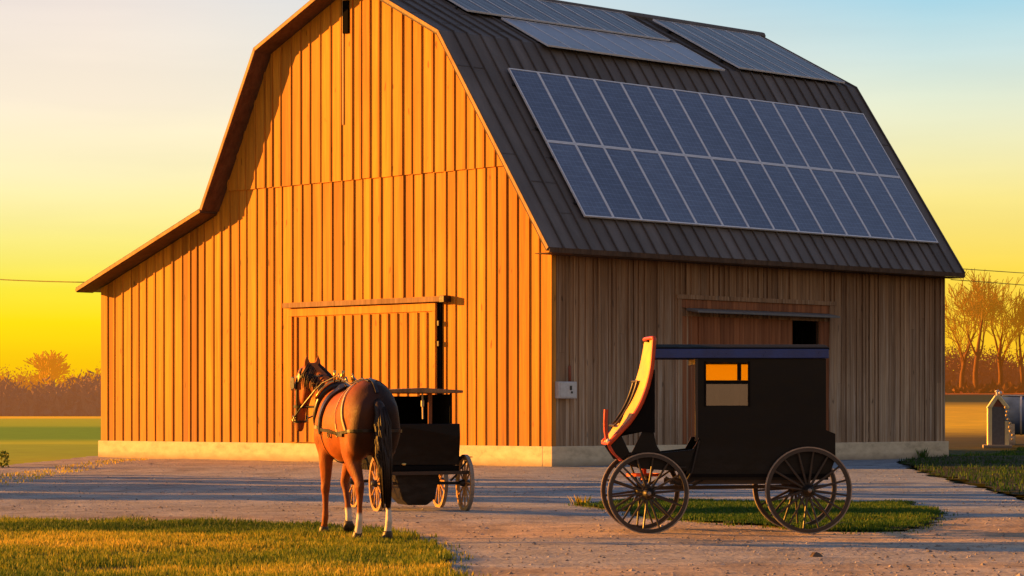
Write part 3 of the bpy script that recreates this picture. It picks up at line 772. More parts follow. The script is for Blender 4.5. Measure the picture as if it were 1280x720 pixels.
# ------------------------------------------------------------------ closed buggy at the right (local x to the rear, y across and away from the viewer)
def make_wheel(parent, r, x, y, nsp, side, rimw=.045):
    """spoked wheel in the x-z plane; side -1 has its outer face towards -y"""
    f = MB(); R1, R2 = r - .012, r - .05
    f.lathe([(R2, -rimw / 2), (R1, -rimw / 2), (R1, rimw / 2), (R2, rimw / 2)], 'y', n=48, closed=True)
    ph = random.uniform(0, 1)
    for i in range(nsp):
        a = 2 * PI * (i + ph) / nsp; d = Vector((math.cos(a), 0, math.sin(a)))
        f.tube([d * .05 + Vector((0, side * -.03, 0)), d * (r * .5) + Vector((0, side * -.012, 0)), d * (R2 + .006)], [(.015, .011), (.0125, .009), (.010, .008)], 6)
    w_ = f.build('wheel', M['wheelwood'], parent, smooth=False, loc=(x, y, r))
    t_ = MB(); t_.lathe([(R1 + .0005, -rimw / 2 - .002), (r, -rimw / 2 - .002), (r, rimw / 2 + .002), (R1 + .0005, rimw / 2 + .002)], 'y', n=48, closed=True); t_.build('tyre', M['tyre'], w_)
    h = MB(); h.lathe([(.0, -.11), (.028, -.11), (.032, -.07), (.05, -.05), (.062, 0), (.05, .05), (.036, .075), (.0, .08)] if side < 0 else [(.0, -.08), (.036, -.075), (.05, -.05), (.062, 0), (.05, .05), (.032, .07), (.028, .11), (.0, .11)], 'y', n=20)
    h.build('hub', M['iron'], w_, smooth=True)
    c_ = MB(); c_.lathe([(.0, side * .125), (.02, side * .122), (.024, side * .105)], 'y', n=14); c_.build('hub_cap', M['tyre'], w_, smooth=True)
    return w_

TH = math.radians(2)
bg = thing('buggy', 'closed black buggy with spoked wheels and curved ochre storm front on the grass strip', 'buggy', (1.44, 28.10, 0), TH)
make_wheel(bg, .432, 0, 0, 14, -1); make_wheel(bg, .462, 1.70, 0, 16, -1)
make_wheel(bg, .432, 0, 1.02, 14, 1); make_wheel(bg, .462, 1.70, 1.02, 16, 1)
YN, YF = .08, .94
# cabin walls
b = MB()
def plate(mb, pts, y, th): mb.prism([(px, y, pz) for px, pz in pts], (0, th, 0))
for y, th in ((YN, .025), (YF - .025, .025)):
    far = y > .5
    wx0, wx1 = (.62, 1.07) if not far else (.66, 1.62); fx = .52 if not far else .64
    plate(b, [(fx, 1.36), (wx0, 1.36), (wx0, 1.86), (fx, 1.86)], y, th)
    plate(b, [(wx1, 1.36), (1.90, 1.36), (1.90, 1.86), (wx1, 1.86)], y, th)
    plate(b, [(wx0, 1.815), (wx1, 1.815), (wx1, 1.86), (wx0, 1.86)], y, th)
    plate(b, [(fx, 1.02), (fx + .025, 1.02), (1.90, 1.02), (1.90, 1.36), (fx, 1.36)], y, th)
    plate(b, [(.40, .60), (1.93, .60), (2.0, .80), (2.0, 1.06), (1.90, 1.10), (1.90, 1.02), (.545, 1.02)], y, th)
b.box((.40, YN + .03, .57), (1.93, YF - .03, .60)); b.box((1.875, YN + .026, 1.06), (1.90, YF - .026, 1.86))
b.prism([(1.93, YN + .026, .60), (2.0, YN + .026, .80), (2.0, YN + .026, 1.06), (1.975, YN + .026, 1.06), (1.975, YN + .026, .80), (1.9, YN + .026, .61)], (0, YF - YN - .052, 0))
b.box((.52, YN + .026, 1.80), (.55, YF - .026, 1.86))
b.build('body', M['black_paint'], bg)
# mouldings that catch light: door post, bottom rail, roof-line bead
for xa, ya, yb in ((.505, YN - .008, YN + .03), (.625, YF - .03, YF + .008)):
    b = MB(); b.box((xa, ya, .98), (xa + .03, yb, 1.86)); b.build('door_post', M['shafts'], bg, bevel=.006)
b = MB(); b.box((.40, YN - .012, .60), (1.94, YN - .001, .635)); b.build('moulding', M['black_matt'], bg)
b = MB(); b.box((.615, YN - .008, 1.588), (1.075, YN + .03, 1.628)); b.box((.955, YN - .007, 1.629), (.995, YN + .029, 1.814))
b.box((.60, YN - .010, 1.35), (.621, YN + .03, 1.83)); b.box((1.069, YN - .010, 1.35), (1.09, YN + .03, 1.83)); b.build('window_frame', M['black_matt'], bg)
k = N('amber_roller_blind'); k.t.nodes.remove(k.b)
t1 = k.n('ShaderNodeBsdfTranslucent'); d1 = k.n('ShaderNodeBsdfDiffuse')
for q in (t1, d1): q.inputs[0].default_value = (.92, .66, .055, 1)
mx = k.n('ShaderNodeMixShader'); mx.inputs[0].default_value = .25; k.l(t1.outputs[0], mx.inputs[1]); k.l(d1.outputs[0], mx.inputs[2]); k.l(mx.outputs[0], k.out.inputs[0])
b = MB(); b.box((.60, YF - .014, 1.60), (1.62, YF - .010, 1.815)); b.build('window_blind', k.m, bg)
b = MB(); b.box((.625, YN + .010, 1.36), (1.066, YN + .013, 1.588)); b.build('window_pane', M['clear'], bg)
# seat inside
b = MB(); b.box((.82, YN + .05, .60), (1.30, YF - .05, 1.0)); b.box((1.28, YN + .05, 1.0), (1.38, YF - .05, 1.36)); b.build('seat', M['black_matt'], bg, bevel=.03)
# roof
b = MB(); n_ = 10
prof = []
for i in range(n_ + 1):
    q = i / n_; prof.append((YN - .05 + (YF - YN + .10) * q, 1.975 + .045 * math.sin(PI * q)))
poly = [(.06, y, z) for y, z in prof] + [(.06, YF + .05, 1.945), (.06, YN - .05, 1.945)]
b.prism(poly, (1.87, 0, 0)); b.build('roof', M['black_matt'], bg, bevel=.008)
b = MB(); b.box((.07, YN - .052, 1.862), (1.925, YN - .02, 1.962)); b.box((.07, YF + .02, 1.862), (1.925, YF + .052, 1.962)); b.box((1.893, YN - .02, 1.862), (1.925, YF + .02, 1.962)); b.build('roof_edge', M['navy'], bg, bevel=.008)
# storm front: curved ochre panel in a red rim, with a small window
cur = [(-.415, .955), (-.30, 1.075), (-.185, 1.20), (-.085, 1.36), (-.012, 1.54), (.035, 1.74), (.055, 1.93), (.065, 2.075)]
def smooth_curve(c, n=28):
    out = []; P = [Vector((a, 0, z)) for a, z in c]; P = [P[0] * 2 - P[1]] + P + [P[-1] * 2 - P[-2]]
    for i in range(1, len(P) - 2):
        for k_ in range(n // (len(c) - 1) + 1):
            t_ = k_ / (n // (len(c) - 1) + 1); p0, p1, p2, p3 = P[i - 1:i + 3]
            out.append(.5 * ((2 * p1) + (p2 - p0) * t_ + (2 * p0 - 5 * p1 + 4 * p2 - p3) * t_ ** 2 + (3 * p1 - p0 - 3 * p2 + p3) * t_ ** 3))
    return out + [P[-2]]
sc = smooth_curve(cur)
YA, YB, W0, W1 = .03, 1.0, .28, .76
bow = lambda y, z=1.3: -.14 * (1 - .62 * max(0, min(1, (z - 1.3) / .77))) * (.12 + .88 * max(0, min(1, (z - .955) / .32))) * math.sin(PI * (y - YA) / (YB - YA)) ** .8 if YA < y < YB else 0
b = MB(); wv0, wv1 = 1.16, 1.62; ny = 17
ys_ = [YA + (YB - YA) * i / (ny - 1) for i in range(ny)]
for i in range(len(sc) - 1):
    p, q = sc[i], sc[i + 1]; zm = .5 * (p.z + q.z)
    for j in range(ny - 1):
        ym = .5 * (ys_[j] + ys_[j + 1])
        if wv0 < zm < wv1 and W0 < ym < W1: continue
        b.prism([(p.x + bow(ys_[j], p.z), ys_[j], p.z), (q.x + bow(ys_[j], q.z), ys_[j], q.z), (q.x + bow(ys_[j + 1], q.z), ys_[j + 1], q.z), (p.x + bow(ys_[j + 1], p.z), ys_[j + 1], p.z)], (.014, 0, -.008))
sf_ = b.build('storm_front', M['orangepanel'], bg)
bm_ = -.105
b = MB()
for i in range(len(sc) - 1):
    p, q = sc[i], sc[i + 1]
    if wv0 < .5 * (p.z + q.z) < wv1: b.add([(p.x + .006 + bm_, .28, p.z), (q.x + .006 + bm_, .28, q.z), (q.x + .006 + bm_, .76, q.z), (p.x + .006 + bm_, .76, p.z)], [(0, 1, 2, 3)])
b.build('front_pane', M['clear'], sf_, fix=False)
b = MB()
ws = [p for p in sc if wv0 - .03 < p.z < wv1 + .03]
b.tube([Vector((p.x + bm_, .27, p.z)) for p in ws], .012, 6); b.tube([Vector((p.x + bm_, .76, p.z)) for p in ws], .012, 6)
for p in (ws[0], ws[-1]): b.tube([Vector((p.x + bow(y), y, p.z)) for y in (.27, .39, .515, .64, .76)], .012, 6)
b.build('front_pane_frame', M['shafts'], sf_)
b = MB()
for y in (YA, YB): b.tube([Vector((p.x, y, p.z)) for p in sc], (.026, .022), 8)
b.tube([Vector((sc[0].x + bow(y, sc[0].z), y, sc[0].z)) for y in ys_], .016, 8)
b.tube([Vector((sc[-1].x + bow(y, 2.07), y, sc[-1].z)) for y in ys_], .022, 8); b.build('storm_front_rim', M['redlacquer'], sf_, smooth=True)
b = MB(); b.prism([(.0, .2, 2.05), (.06, .2, 2.09), (.10, .2, 2.02), (.09, .2, 1.98)], (0, .7, 0)); b.build('roof_lip', M['black_matt'], bg)
# toe and sill ironwork with the triangular gap, dash board curling up in front
P_ = lambda px, py: ((px - 811) / 118.5, (668 - py) / 118.5)
for y in (YN, YF - .03):
    b = MB()
    if y < .5: plate(b, [P_(757, 558), P_(776, 540), P_(789, 567), P_(779, 575), P_(768, 574)], y, .03)
    if y < .5: plate(b, [P_(804, 540), P_(816, 527), P_(822, 556), P_(828, 566), P_(790.5, 567)], y, .03)
    plate(b, [P_(779, 575.2), P_(789, 567.2), P_(830, 566.2), P_(868, 562), P_(876, 548), P_(879, 548), P_(870, 585), P_(857, 590), P_(800, 586)], y, .03)
    b.build('toe_iron', M['black_paint'], bg, bevel=.004)
for y in (YN - .02, YF + .01):
    b = MB(); plate(b, [P_(770, 547), P_(790, 527), P_(804, 505), P_(814, 479), P_(817.5, 462), P_(820, 462), P_(820, 541), P_(803.5, 540), P_(776, 540.5)], y, .012); b.build('side_curtain', M['black_matt'], bg)
b = MB(); b.box((-.30, YN + .03, .80), (.52, YF - .03, .835)); b.build('floor', M['black_matt'], bg)
dc = smooth_curve([(-.455, 1.32), (-.462, 1.14), (-.44, .98), (-.385, .86), (-.29, .77)], 16)
b = MB()
for p, q in zip(dc, dc[1:]): b.prism([(p.x, YA + .02, p.z), (q.x, YA + .02, q.z), (q.x + .035, YA + .02, q.z), (p.x + .035, YA + .02, p.z)], (0, .16, 0))
b.build('dash_board', M['redlacquer'], bg)
b = MB(); b.lathe([(0, -.03), (.022, -.028), (.026, .0), (.02, .02), (0, .022)], 'y', n=14, c=(-.42, YN - .03, .985)); b.build('lamp_boss', M['white'], bg, smooth=True)
# running gear
b = MB(); b.tube([(0, .02, .432), (0, 1.0, .432)], .022, 8); b.tube([(1.70, .02, .462), (1.70, 1.0, .462)], .022, 8); b.build('axle', M['iron'], bg, smooth=True)
b = MB(); b.bar((.0, .57, .47), (1.72, .57, .49), .05, .04); b.bar((.25, .22, .545), (1.72, .22, .55), .045, .05); b.bar((.25, .92, .545), (1.72, .92, .55), .045, .05); b.build('reach', M['shafts'], bg)
b = MB()
for x in (0, 1.70):
    for s2 in (1, -1):
        pts = [(x + s2 * .008, .14 + .86 * i / 12, (.54 if x else .56) + s2 * .055 * math.sin(PI * i / 12)) for i in range(13)]; b.tube(pts, (.012, .022), 6)
b.tube([(.20, .2, .60), (.33, .2, .52), (.48, .2, .50), (.60, .2, .56)], .012, 6); b.build('leaf_spring', M['iron'], bg)
b = MB(); b.tube([(0, .57, .56), (0, .57, .80)], .03, 8); b.lathe([(.16, .60), (.19, .60), (.19, .63), (.16, .63)], 'z', c=(0, .57, 0), closed=True); b.build('fifth_wheel', M['redlacquer'], bg)
b = MB(); b.tube([(.41, YN - .02, .56), (.47, YN - .025, .66), (.55, YN - .02, .99)], .011, 6); b.tube([(.50, YN - .02, .565), (.42, YN - .05, .53), (.36, YN - .05, .53)], .012, 6); b.box((.30, YN - .09, .70), (.40, YN - .0, .712)); b.build('step_iron', M['iron'], bg)

# ------------------------------------------------------------------ open-fronted cart beyond the horse
ct = thing('cart', 'small open black cart with ochre wheels between the horse and the barn door', 'cart', (-1.17, 34.32, 0), math.radians(17))
# local x across (to the right), y away from the viewer
def cart_wheel(x, y, side):
    r = .37
    f = MB(); f.lathe([(r - .05, -.022), (r - .01, -.022), (r - .01, .022), (r - .05, .022)], 'x', n=40, closed=True)
    for i in range(12):
        a = 2 * PI * i / 12; d = Vector((0, math.cos(a), math.sin(a))); f.tube([d * .04, d * (r - .045)], [.014, .010], 6)
    w_ = f.build('wheel', M['cartwheel'], ct, loc=(x, y, r))
    t_ = MB(); t_.lathe([(r - .0095, -.024), (r, -.024), (r, .024), (r - .0095, .024)], 'x', n=40, closed=True); t_.build('tyre', M['tyre'], w_)
    h = MB(); h.lathe([(0, -.08), (.03, -.08), (.055, 0), (.03, .08), (0, .08)], 'x', n=16); h.build('hub', M['iron'], w_, smooth=True)
M['cartwheel'] = plain('ochre_wheel_paint', (.42, .20, .05), .5, 0, .4, 12)
for y in (0, 1.25):
    cart_wheel(.585, y, 1); cart_wheel(-.585, y, -1)
b = MB(); b.tube([(-.62, 0, .37), (.62, 0, .37)], .02, 8); b.tube([(-.62, 1.25, .37), (.62, 1.25, .37)], .02, 8); b.build('axle', M['iron'], ct, smooth=True)
b = MB(); b.bar((-.62, -.16, .50), (.64, -.16, .51), .05, .045); b.build('front_bar', M['shafts'], ct)
b = MB(); b.prism([(-.38, -.10, .52), (.22, -.10, .52), (.155, -.10, .17), (.05, -.10, .09), (-.20, -.10, .09), (-.28, -.10, .17)], (0, .55, 0)); b.build('under_box', M['black_paint'], ct, bevel=.015)
b = MB(); b.box((-.48, -.14, .525), (.47, 1.45, .60)); b.build('floor', M['black_matt'], ct, bevel=.01)
b = MB(); b.prism([(-.47, -.13, .605), (.47, -.13, .605), (.47, -.19, .97), (.47, -.17, 1.14), (-.47, -.17, 1.14), (-.47, -.19, .97)], (0, .03, 0)); b.build('dash_panel', M['black_paint'], ct, bevel=.01)
b = MB(); b.box((-.47, -.10, .605), (-.445, 1.42, 1.0)); b.box((.445, -.10, .605), (.47, 1.42, 1.0)); b.box((-.44, 1.38, .605), (.44, 1.42, 1.50)); b.box((-.47, .45, 1.0), (-.445, 1.42, 1.52)); b.box((.36, .0, 1.0), (.385, 1.42, 1.52)); b.build('body', M['black_matt'], ct)
b = MB(); b.prism([(-.56, -.22, 1.535), (.50, -.22, 1.535), (.50, -.22, 1.57), (-.03, -.22, 1.60), (-.56, -.22, 1.57)], (0, 1.75, 0)); b.build('roof', M['trim'], ct, bevel=.008)
b = MB(); b.box((-.45, -.10, 1.14), (-.42, -.07, 1.535)); b.box((.36, -.10, 1.14), (.385, -.07, 1.535)); b.build('roof_post', M['black_matt'], ct)
b = MB(); b.box((.10, .02, 1.0), (.15, .05, 1.535)); b.build('inner_post', M['redwood'], ct)
b = MB(); b.tube([(.0, -.05, 1.53), (.0, -.06, 1.42), (.005, -.06, 1.2)], .012, 6); b.tube([(0, -.06, 1.44), (0, -.06, 1.36)], .022, 8); b.build('hanging_rein', M['tan_leather'], ct)
b = MB(); b.box((-.44, .55, .605), (.44, 1.0, .92)); b.build('seat', M['black_matt'], ct, bevel=.03)
b = MB()
for s2 in (-1, 1):
    b.tube([(s2 * .40, 0.03, .40), (s2 * .46, -.02, .47), (s2 * .50, 0.02, .56), (s2 * .42, .1, .60)], (.014, .02), 6)
b.tube([(.50, -.12, .56), (.60, -.05, .66), (.68, .0, .60), (.70, .02, .50)], .014, 6); b.build('leaf_spring', M['iron'], ct)
b = MB(); b.box((.50, -.03, .70), (.68, .30, .712)); b.tube([(.47, .1, .6), (.54, .1, .70)], .01, 6); b.build('mud_guard', M['black_paint'], ct)
b = MB(); b.lathe([(0, 0), (.03, .004), (.035, .03), (0, .04)], 'z', c=(-.27, -.14, .60), n=12); b.build('lamp', M['brass'], ct, smooth=True)

# ------------------------------------------------------------------ horse (local x forward, y to its left, z up)
hs = thing('horse', 'chestnut horse in black harness standing on the lawn with its rump to the viewer', 'horse', (-1.60, 27.12, .02), math.radians(90 + 20))
HB = MB()
def ell(sections, n=20):
    """trunk loft: (x, y, z, half width, half height)"""
    o = len(HB.v)
    for (x, y, z, hw, hh) in sections:
        for j in range(n):
            t_ = 2 * PI * j / n; HB.v.append((x, y + hw * math.cos(t_), z + hh * math.sin(t_)))
    k_ = len(sections)
    for i in range(k_ - 1):
        for j in range(n):
            j2 = (j + 1) % n; HB.f.append((o + i * n + j, o + i * n + j2, o + (i + 1) * n + j2, o + (i + 1) * n + j)); HB.t.append(.5)
    HB.f.append(tuple(o + j for j in reversed(range(n)))); HB.t.append(.5); HB.f.append(tuple(o + (k_ - 1) * n + j for j in range(n))); HB.t.append(.5)
ell([(-.80, 0, 1.24, .08, .12), (-.76, 0, 1.22, .19, .25), (-.66, 0, 1.22, .285, .34), (-.5, 0, 1.22, .32, .385), (-.32, 0, 1.20, .31, .375), (-.12, 0, 1.16, .30, .36), (.1, 0, 1.12, .315, .37), (.3, 0, 1.12, .30, .375),
     (.48, 0, 1.15, .265, .375), (.64, 0, 1.16, .235, .36), (.76, 0, 1.14, .19, .29), (.85, 0, 1.12, .11, .19)])
def C(pts, n=14):
    """tapered limb with rounded ends"""
    P = [Vector(p[:3]) for p in pts]; Rr = [(p[3], p[4]) if len(p) > 4 else (p[3], p[3]) for p in pts]
    a, b = (P[0] - P[1]).normalized(), (P[-1] - P[-2]).normalized(); ra, rb_ = Rr[0], Rr[-1]
    pre = [(P[0] + a * min(ra) * math.sin(t_), (ra[0] * math.cos(t_), ra[1] * math.cos(t_))) for t_ in (1.35, .95, .5)]
    post = [(P[-1] + b * min(rb_) * math.sin(t_), (rb_[0] * math.cos(t_), rb_[1] * math.cos(t_))) for t_ in (.5, .95, 1.35)]
    HB.tube([q[0] for q in pre] + P + [q[0] for q in post], [q[1] for q in pre] + Rr + [q[1] for q in post], n)
# croup muscle, withers, buttocks
C([(-.62, 0, 1.43, .10), (-.4, 0, 1.49, .10), (-.15, 0, 1.43, .08), (.2, 0, 1.42, .07), (.42, 0, 1.50, .07), (.6, 0, 1.44, .07)])
for s2 in (1, -1):
    C([(-.70, s2 * .13, 1.28, .13), (-.66, s2 * .155, 1.08, .145), (-.56, s2 * .165, .92, .13)])
# neck
C([(.50, 0, 1.22, .26, .17), (.68, .015, 1.33, .23, .14), (.84, .06, 1.47, .185, .105), (.97, .12, 1.60, .15, .085), (1.05, .165, 1.69, .12, .075)], 16)
# head: poll, cheek, face, muzzle
C([(1.03, .16, 1.71, .085, .075), (1.12, .195, 1.66, .125, .092), (1.17, .215, 1.54, .125, .09), (1.205, .23, 1.40, .092, .072), (1.225, .24, 1.27, .068, .056), (1.235, .245, 1.17, .066, .058), (1.23, .245, 1.10, .05, .046)], 16)
C([(1.10, .185, 1.60, .085, .07), (1.09, .195, 1.50, .085, .075), (1.12, .215, 1.40, .06, .055)])
def leg(ch): C(ch, 12)
# hind legs: hip, thigh, stifle, gaskin, hock, cannon, fetlock, pastern
for s2, dx, fx in ((1, -.02, -.02), (-1, -.05, -.10)):
    leg([(-.45, s2 * .15, 1.18, .20, .15), (-.42, s2 * .17, 1.0, .20, .14), (-.43, s2 * .175, .86, .155, .115), (-.50, s2 * .17, .72, .105, .082), (-.58 + dx, s2 * .155, .60, .072, .055), (-.63 + dx, s2 * .145, .52, .068, .048),
         (-.618 + dx, s2 * .14, .45, .044, .037), (-.60 + dx + fx * .4, s2 * .14, .32, .034, .028), (-.59 + dx + fx * .7, s2 * .14, .19, .043, .038), (-.565 + dx + fx * .7, s2 * .14, .13, .038, .036), (-.54 + dx + fx * .7, s2 * .14, .07, .043, .042)])
    C([(-.66 + dx, s2 * .145, .565, .03), (-.645 + dx, s2 * .145, .51, .034)])
# left fore planted, right fore lifted in a slow step
leg([(.56, .16, 1.18, .17, .10), (.58, .17, 1.0, .15, .105), (.54, .16, .86, .105, .085), (.55, .155, .72, .078, .066), (.565, .15, .56, .056, .05), (.575, .15, .48, .056, .052), (.572, .15, .41, .041, .039), (.572, .15, .28, .034, .033), (.575, .15, .19, .041, .039), (.60, .15, .12, .036, .036), (.625, .15, .07, .042, .042)])
leg([(.56, -.16, 1.18, .17, .10), (.58, -.17, 1.0, .15, .105), (.60, -.15, .86, .105, .085), (.66, -.13, .73, .078, .066), (.73, -.115, .60, .056, .05), (.745, -.11, .53, .056, .052), (.71, -.11, .46, .041, .039), (.64, -.105, .34, .034, .033), (.585, -.10, .26, .041, .039), (.565, -.10, .20, .036, .036), (.56, -.10, .155, .042, .042)])
# ears
for s2, tip in ((1, (.99, .235, 1.885)), (-1, (1.02, .10, 1.88))):
    by = .165 + s2 * .055
    C([(1.03, by, 1.74, .03, .038), (1.015, by + s2 * .008, 1.80, .026, .036), (tip[0] + .01, (by + tip[1]) / 2 + s2 * .004, 1.84, .018, .024), (tip[0], tip[1] - s2 * .0, tip[2], .006, .008)], 10)
HB.v = [(a, b_ * (.92 if a < .55 and c_ > .55 else 1) if True else b_, c_) for a, b_, c_ in HB.v]
tmp = HB.build('horse_source', M['leather'])
rm = tmp.modifiers.new('r', 'REMESH'); rm.mode = 'VOXEL'; rm.voxel_size = .0135
sm = tmp.modifiers.new('s', 'SMOOTH'); sm.factor = .5; sm.iterations = 7
dg = bpy.context.evaluated_depsgraph_get(); dg.update()
bme = bpy.data.meshes.new_from_object(tmp.evaluated_get(dg)); bpy.data.objects.remove(tmp)
bme.name = 'horse_body'; nV = len(bme.vertices)
co = np.zeros(nV * 3); bme.vertices.foreach_get('co', co); co = co.reshape(-1, 3)
# extra smoothing of the trunk only, then muscle relief the low sun can find
ev = np.zeros(len(bme.edges) * 2, int); bme.edges.foreach_get('vertices', ev); ev = ev.reshape(-1, 2)
deg = np.zeros(nV); np.add.at(deg, ev[:, 0], 1); np.add.at(deg, ev[:, 1], 1)
g01 = lambda v, a, b: np.clip((v - a) / (b - a), 0, 1)
wgt = (.12 + .88 * g01(co[:, 2], .72, .95)) * (1 - .85 * g01(co[:, 0], .80, .95) * g01(co[:, 2], 1.3, 1.5)) * (1 - .7 * g01(co[:, 0], 1.0, 1.06))
for _ in range(24):
    av = np.zeros_like(co); np.add.at(av, ev[:, 0], co[ev[:, 1]]); np.add.at(av, ev[:, 1], co[ev[:, 0]])
    co = co + (av / deg[:, None] - co) * (.55 * wgt)[:, None]
bme.vertices.foreach_set('co', co.reshape(-1)); bme.update()
x_, y_, z_ = co.T
nrm_ = np.zeros(nV * 3); bme.vertices.foreach_get('normal', nrm_); nrm_ = nrm_.reshape(-1, 3)
ay = np.abs(y_); gs = lambda v, c, w_: np.exp(-((v - c) / w_) ** 2)
rel = -.022 * gs(x_, -.20 + .12 * (z_ - 1.2), .05) * gs(z_, 1.05, .22) * g01(ay, .10, .2)           # flank hollow before the thigh
rel += -.012 * gs(x_, .42 + .25 * (z_ - 1.1), .04) * gs(z_, 1.1, .2) * g01(ay, .08, .16)               # behind the shoulder
rel += -.030 * gs(y_, 0, .03) * g01(-x_, .58, .70) * gs(z_, 1.02, .17)                                  # cleft between the buttocks
rel += -.012 * gs(x_, -.60 - .1 * (1.0 - z_), .035) * gs(z_, .98, .2) * g01(ay, .10, .18)              # hamstring groove
rel += .0025 * np.sin(x_ * 85 + z_ * 10) * gs(x_, .1, .2) * gs(z_, 1.12, .14) * g01(ay, .15, .22)      # ribs
co = co + nrm_ * rel[:, None]; bme.vertices.foreach_set('co', co.reshape(-1)); bme.update(); x_, y_, z_ = co.T
mk = np.zeros(nV)
def sock(cx, cy, top, soft=.03): return np.clip((top - z_) / soft + .5, 0, 1) * (np.abs(x_ - cx) < .2) * (np.abs(y_ - cy) < .1)
mk = np.maximum.reduce([sock(-.6, .14, .26), sock(-.66, -.14, .32), sock(.57, -.10, .27)])
shade_and_points = .84 * np.clip((-.36 - x_ - .62 * y_) / .26, 0, 1) * np.clip((z_ - .40) / .25, 0, 1) + .22 * np.clip((.08 - y_) / .2, 0, 1) * (x_ < .9) + np.clip((.62 - z_) / .25, 0, 1) * .3 + np.clip((1.25 - z_) / .1, 0, 1) * (x_ > 1.15) * .5  # rump and off side carry painted shade; lower legs and muzzle are dark coat
bme.materials.clear()
at = bme.attributes.new('sock', 'FLOAT', 'POINT'); at.data.foreach_set('value', mk)
at = bme.attributes.new('dark', 'FLOAT', 'POINT'); at.data.foreach_set('value', shade_and_points)
k = N('chestnut_coat'); n1 = k.noise(k.co((1, 1, 1)), 3, 5, .6); n2 = k.noise(k.co((30, 60, 14)), 3, 3, .6)
c = k.ramp(n1, [(.3, (.23, .052, .007)), (.55, (.37, .092, .013)), (.75, (.50, .14, .022))])
c = k.mix(.35, c, k.ramp(n2, [(.3, (.6, .6, .6)), (.7, (1.3, 1.3, 1.3))]), 'MULTIPLY')
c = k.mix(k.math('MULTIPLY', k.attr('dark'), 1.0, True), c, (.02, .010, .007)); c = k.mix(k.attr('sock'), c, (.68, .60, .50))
k.set(c, k.ramp(n2, [(.3, (.5,) * 3), (.7, (.72,) * 3)]), 0, .22); k.bump(k.math('ADD', n2, k.noise(k.co((6, 6, 3)), 3, 4)), .45, .008)
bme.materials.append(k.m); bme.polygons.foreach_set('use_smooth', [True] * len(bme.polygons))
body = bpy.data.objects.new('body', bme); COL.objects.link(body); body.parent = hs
bvh = BVHTree.FromPolygons([tuple(v) for v in co], [tuple(p.vertices) for p in bme.polygons])
# hooves
for cx, cy, cz, rot in ((-.55, .14, 0, 0), (-.655, -.14, 0, 0), (.64, .15, 0, 0), (.545, -.10, .075, .9)):
    h = MB(); h.lathe([(.0, 0), (.064, 0), (.060, .03), (.050, .07), (.044, .085), (0, .09)], 'z', n=18)
    h.v = [(.92 * (a * 1.1 - .35 * (c_ - .04)), b_ * .9, c_) for a, b_, c_ in h.v]
    o = h.build('hoof', M['hoof'], hs, smooth=True, loc=(cx, cy, cz)); o.rotation_euler = (0, rot, 0)
for s2 in (1, -1):
    h = MB(); h.lathe([(0, -.018), (.012, -.013), (.018, 0), (.012, .013), (0, .018)], 'z', n=12); h.build('eye', M['eye'], hs, smooth=True, loc=(1.165 + .01, .21 + s2 * .082, 1.575))
# hair: mane, forelock and tail as locks
mn = MB(); R_ = random.Random(4)
cr = [Vector((.56, .0, 1.53)), Vector((.72, .02, 1.58)), Vector((.86, .07, 1.665)), Vector((.97, .125, 1.755)), Vector((1.04, .16, 1.80))]
for i in range(190):
    q = R_.random() * (len(cr) - 1.001); a = cr[int(q)].lerp(cr[int(q) + 1], q - int(q)) - Vector((0, 0, .015)); L2 = R_.uniform(.12, .26); sd = -1 if R_.random() < .8 else 1
    mn.tube([a, a + Vector((R_.uniform(-.03, .02), sd * .06, .004)), a + Vector((R_.uniform(-.05, .0), sd * (.115 + R_.uniform(0, .02)), -L2 * .5)), a + Vector((R_.uniform(-.06, .0), sd * .14, -L2))], [.008, .008, .006, .002], 5)
for i in range(12):
    a = Vector((1.09, .18 + R_.uniform(-.03, .03), 1.755)); mn.tube([a, a + Vector((.05, 0, -.03)), a + Vector((.10, .02 + R_.uniform(-.03, .03), -.18))], [.012, .011, .003], 5)
mn.build('mane', M['tail'], hs, smooth=True)
tl = MB()
tl.tube([(-.74, 0, 1.38), (-.83, 0, 1.33), (-.875, -.01, 1.15), (-.87, -.02, .95)], [.045, .055, .06, .05], 10)
for i in range(320):
    a0 = R_.uniform(0, 6.28); r0 = R_.uniform(.01, .05); z0 = R_.uniform(.95, 1.33); zl = R_.uniform(.30, .62)
    cx, cy = math.cos(a0), math.sin(a0)
    p0 = Vector((-.85 + r0 * cx - .0, -.01 + r0 * cy, z0)); sp_ = R_.uniform(.02, .07)
    tl.tube([p0, p0 + Vector((-.035 + .5 * sp_ * cx * .5, -.012 + sp_ * cy * .6, -.16)), Vector((-.885 + sp_ * cx * .8, -.045 + sp_ * cy, .5 * (z0 + zl))), Vector((-.875 + sp_ * cx * .55, -.06 + sp_ * cy * .75, zl))], [.008, .0095, .008, .002], 5)
tl.build('tail', M['tail'], hs, smooth=True)

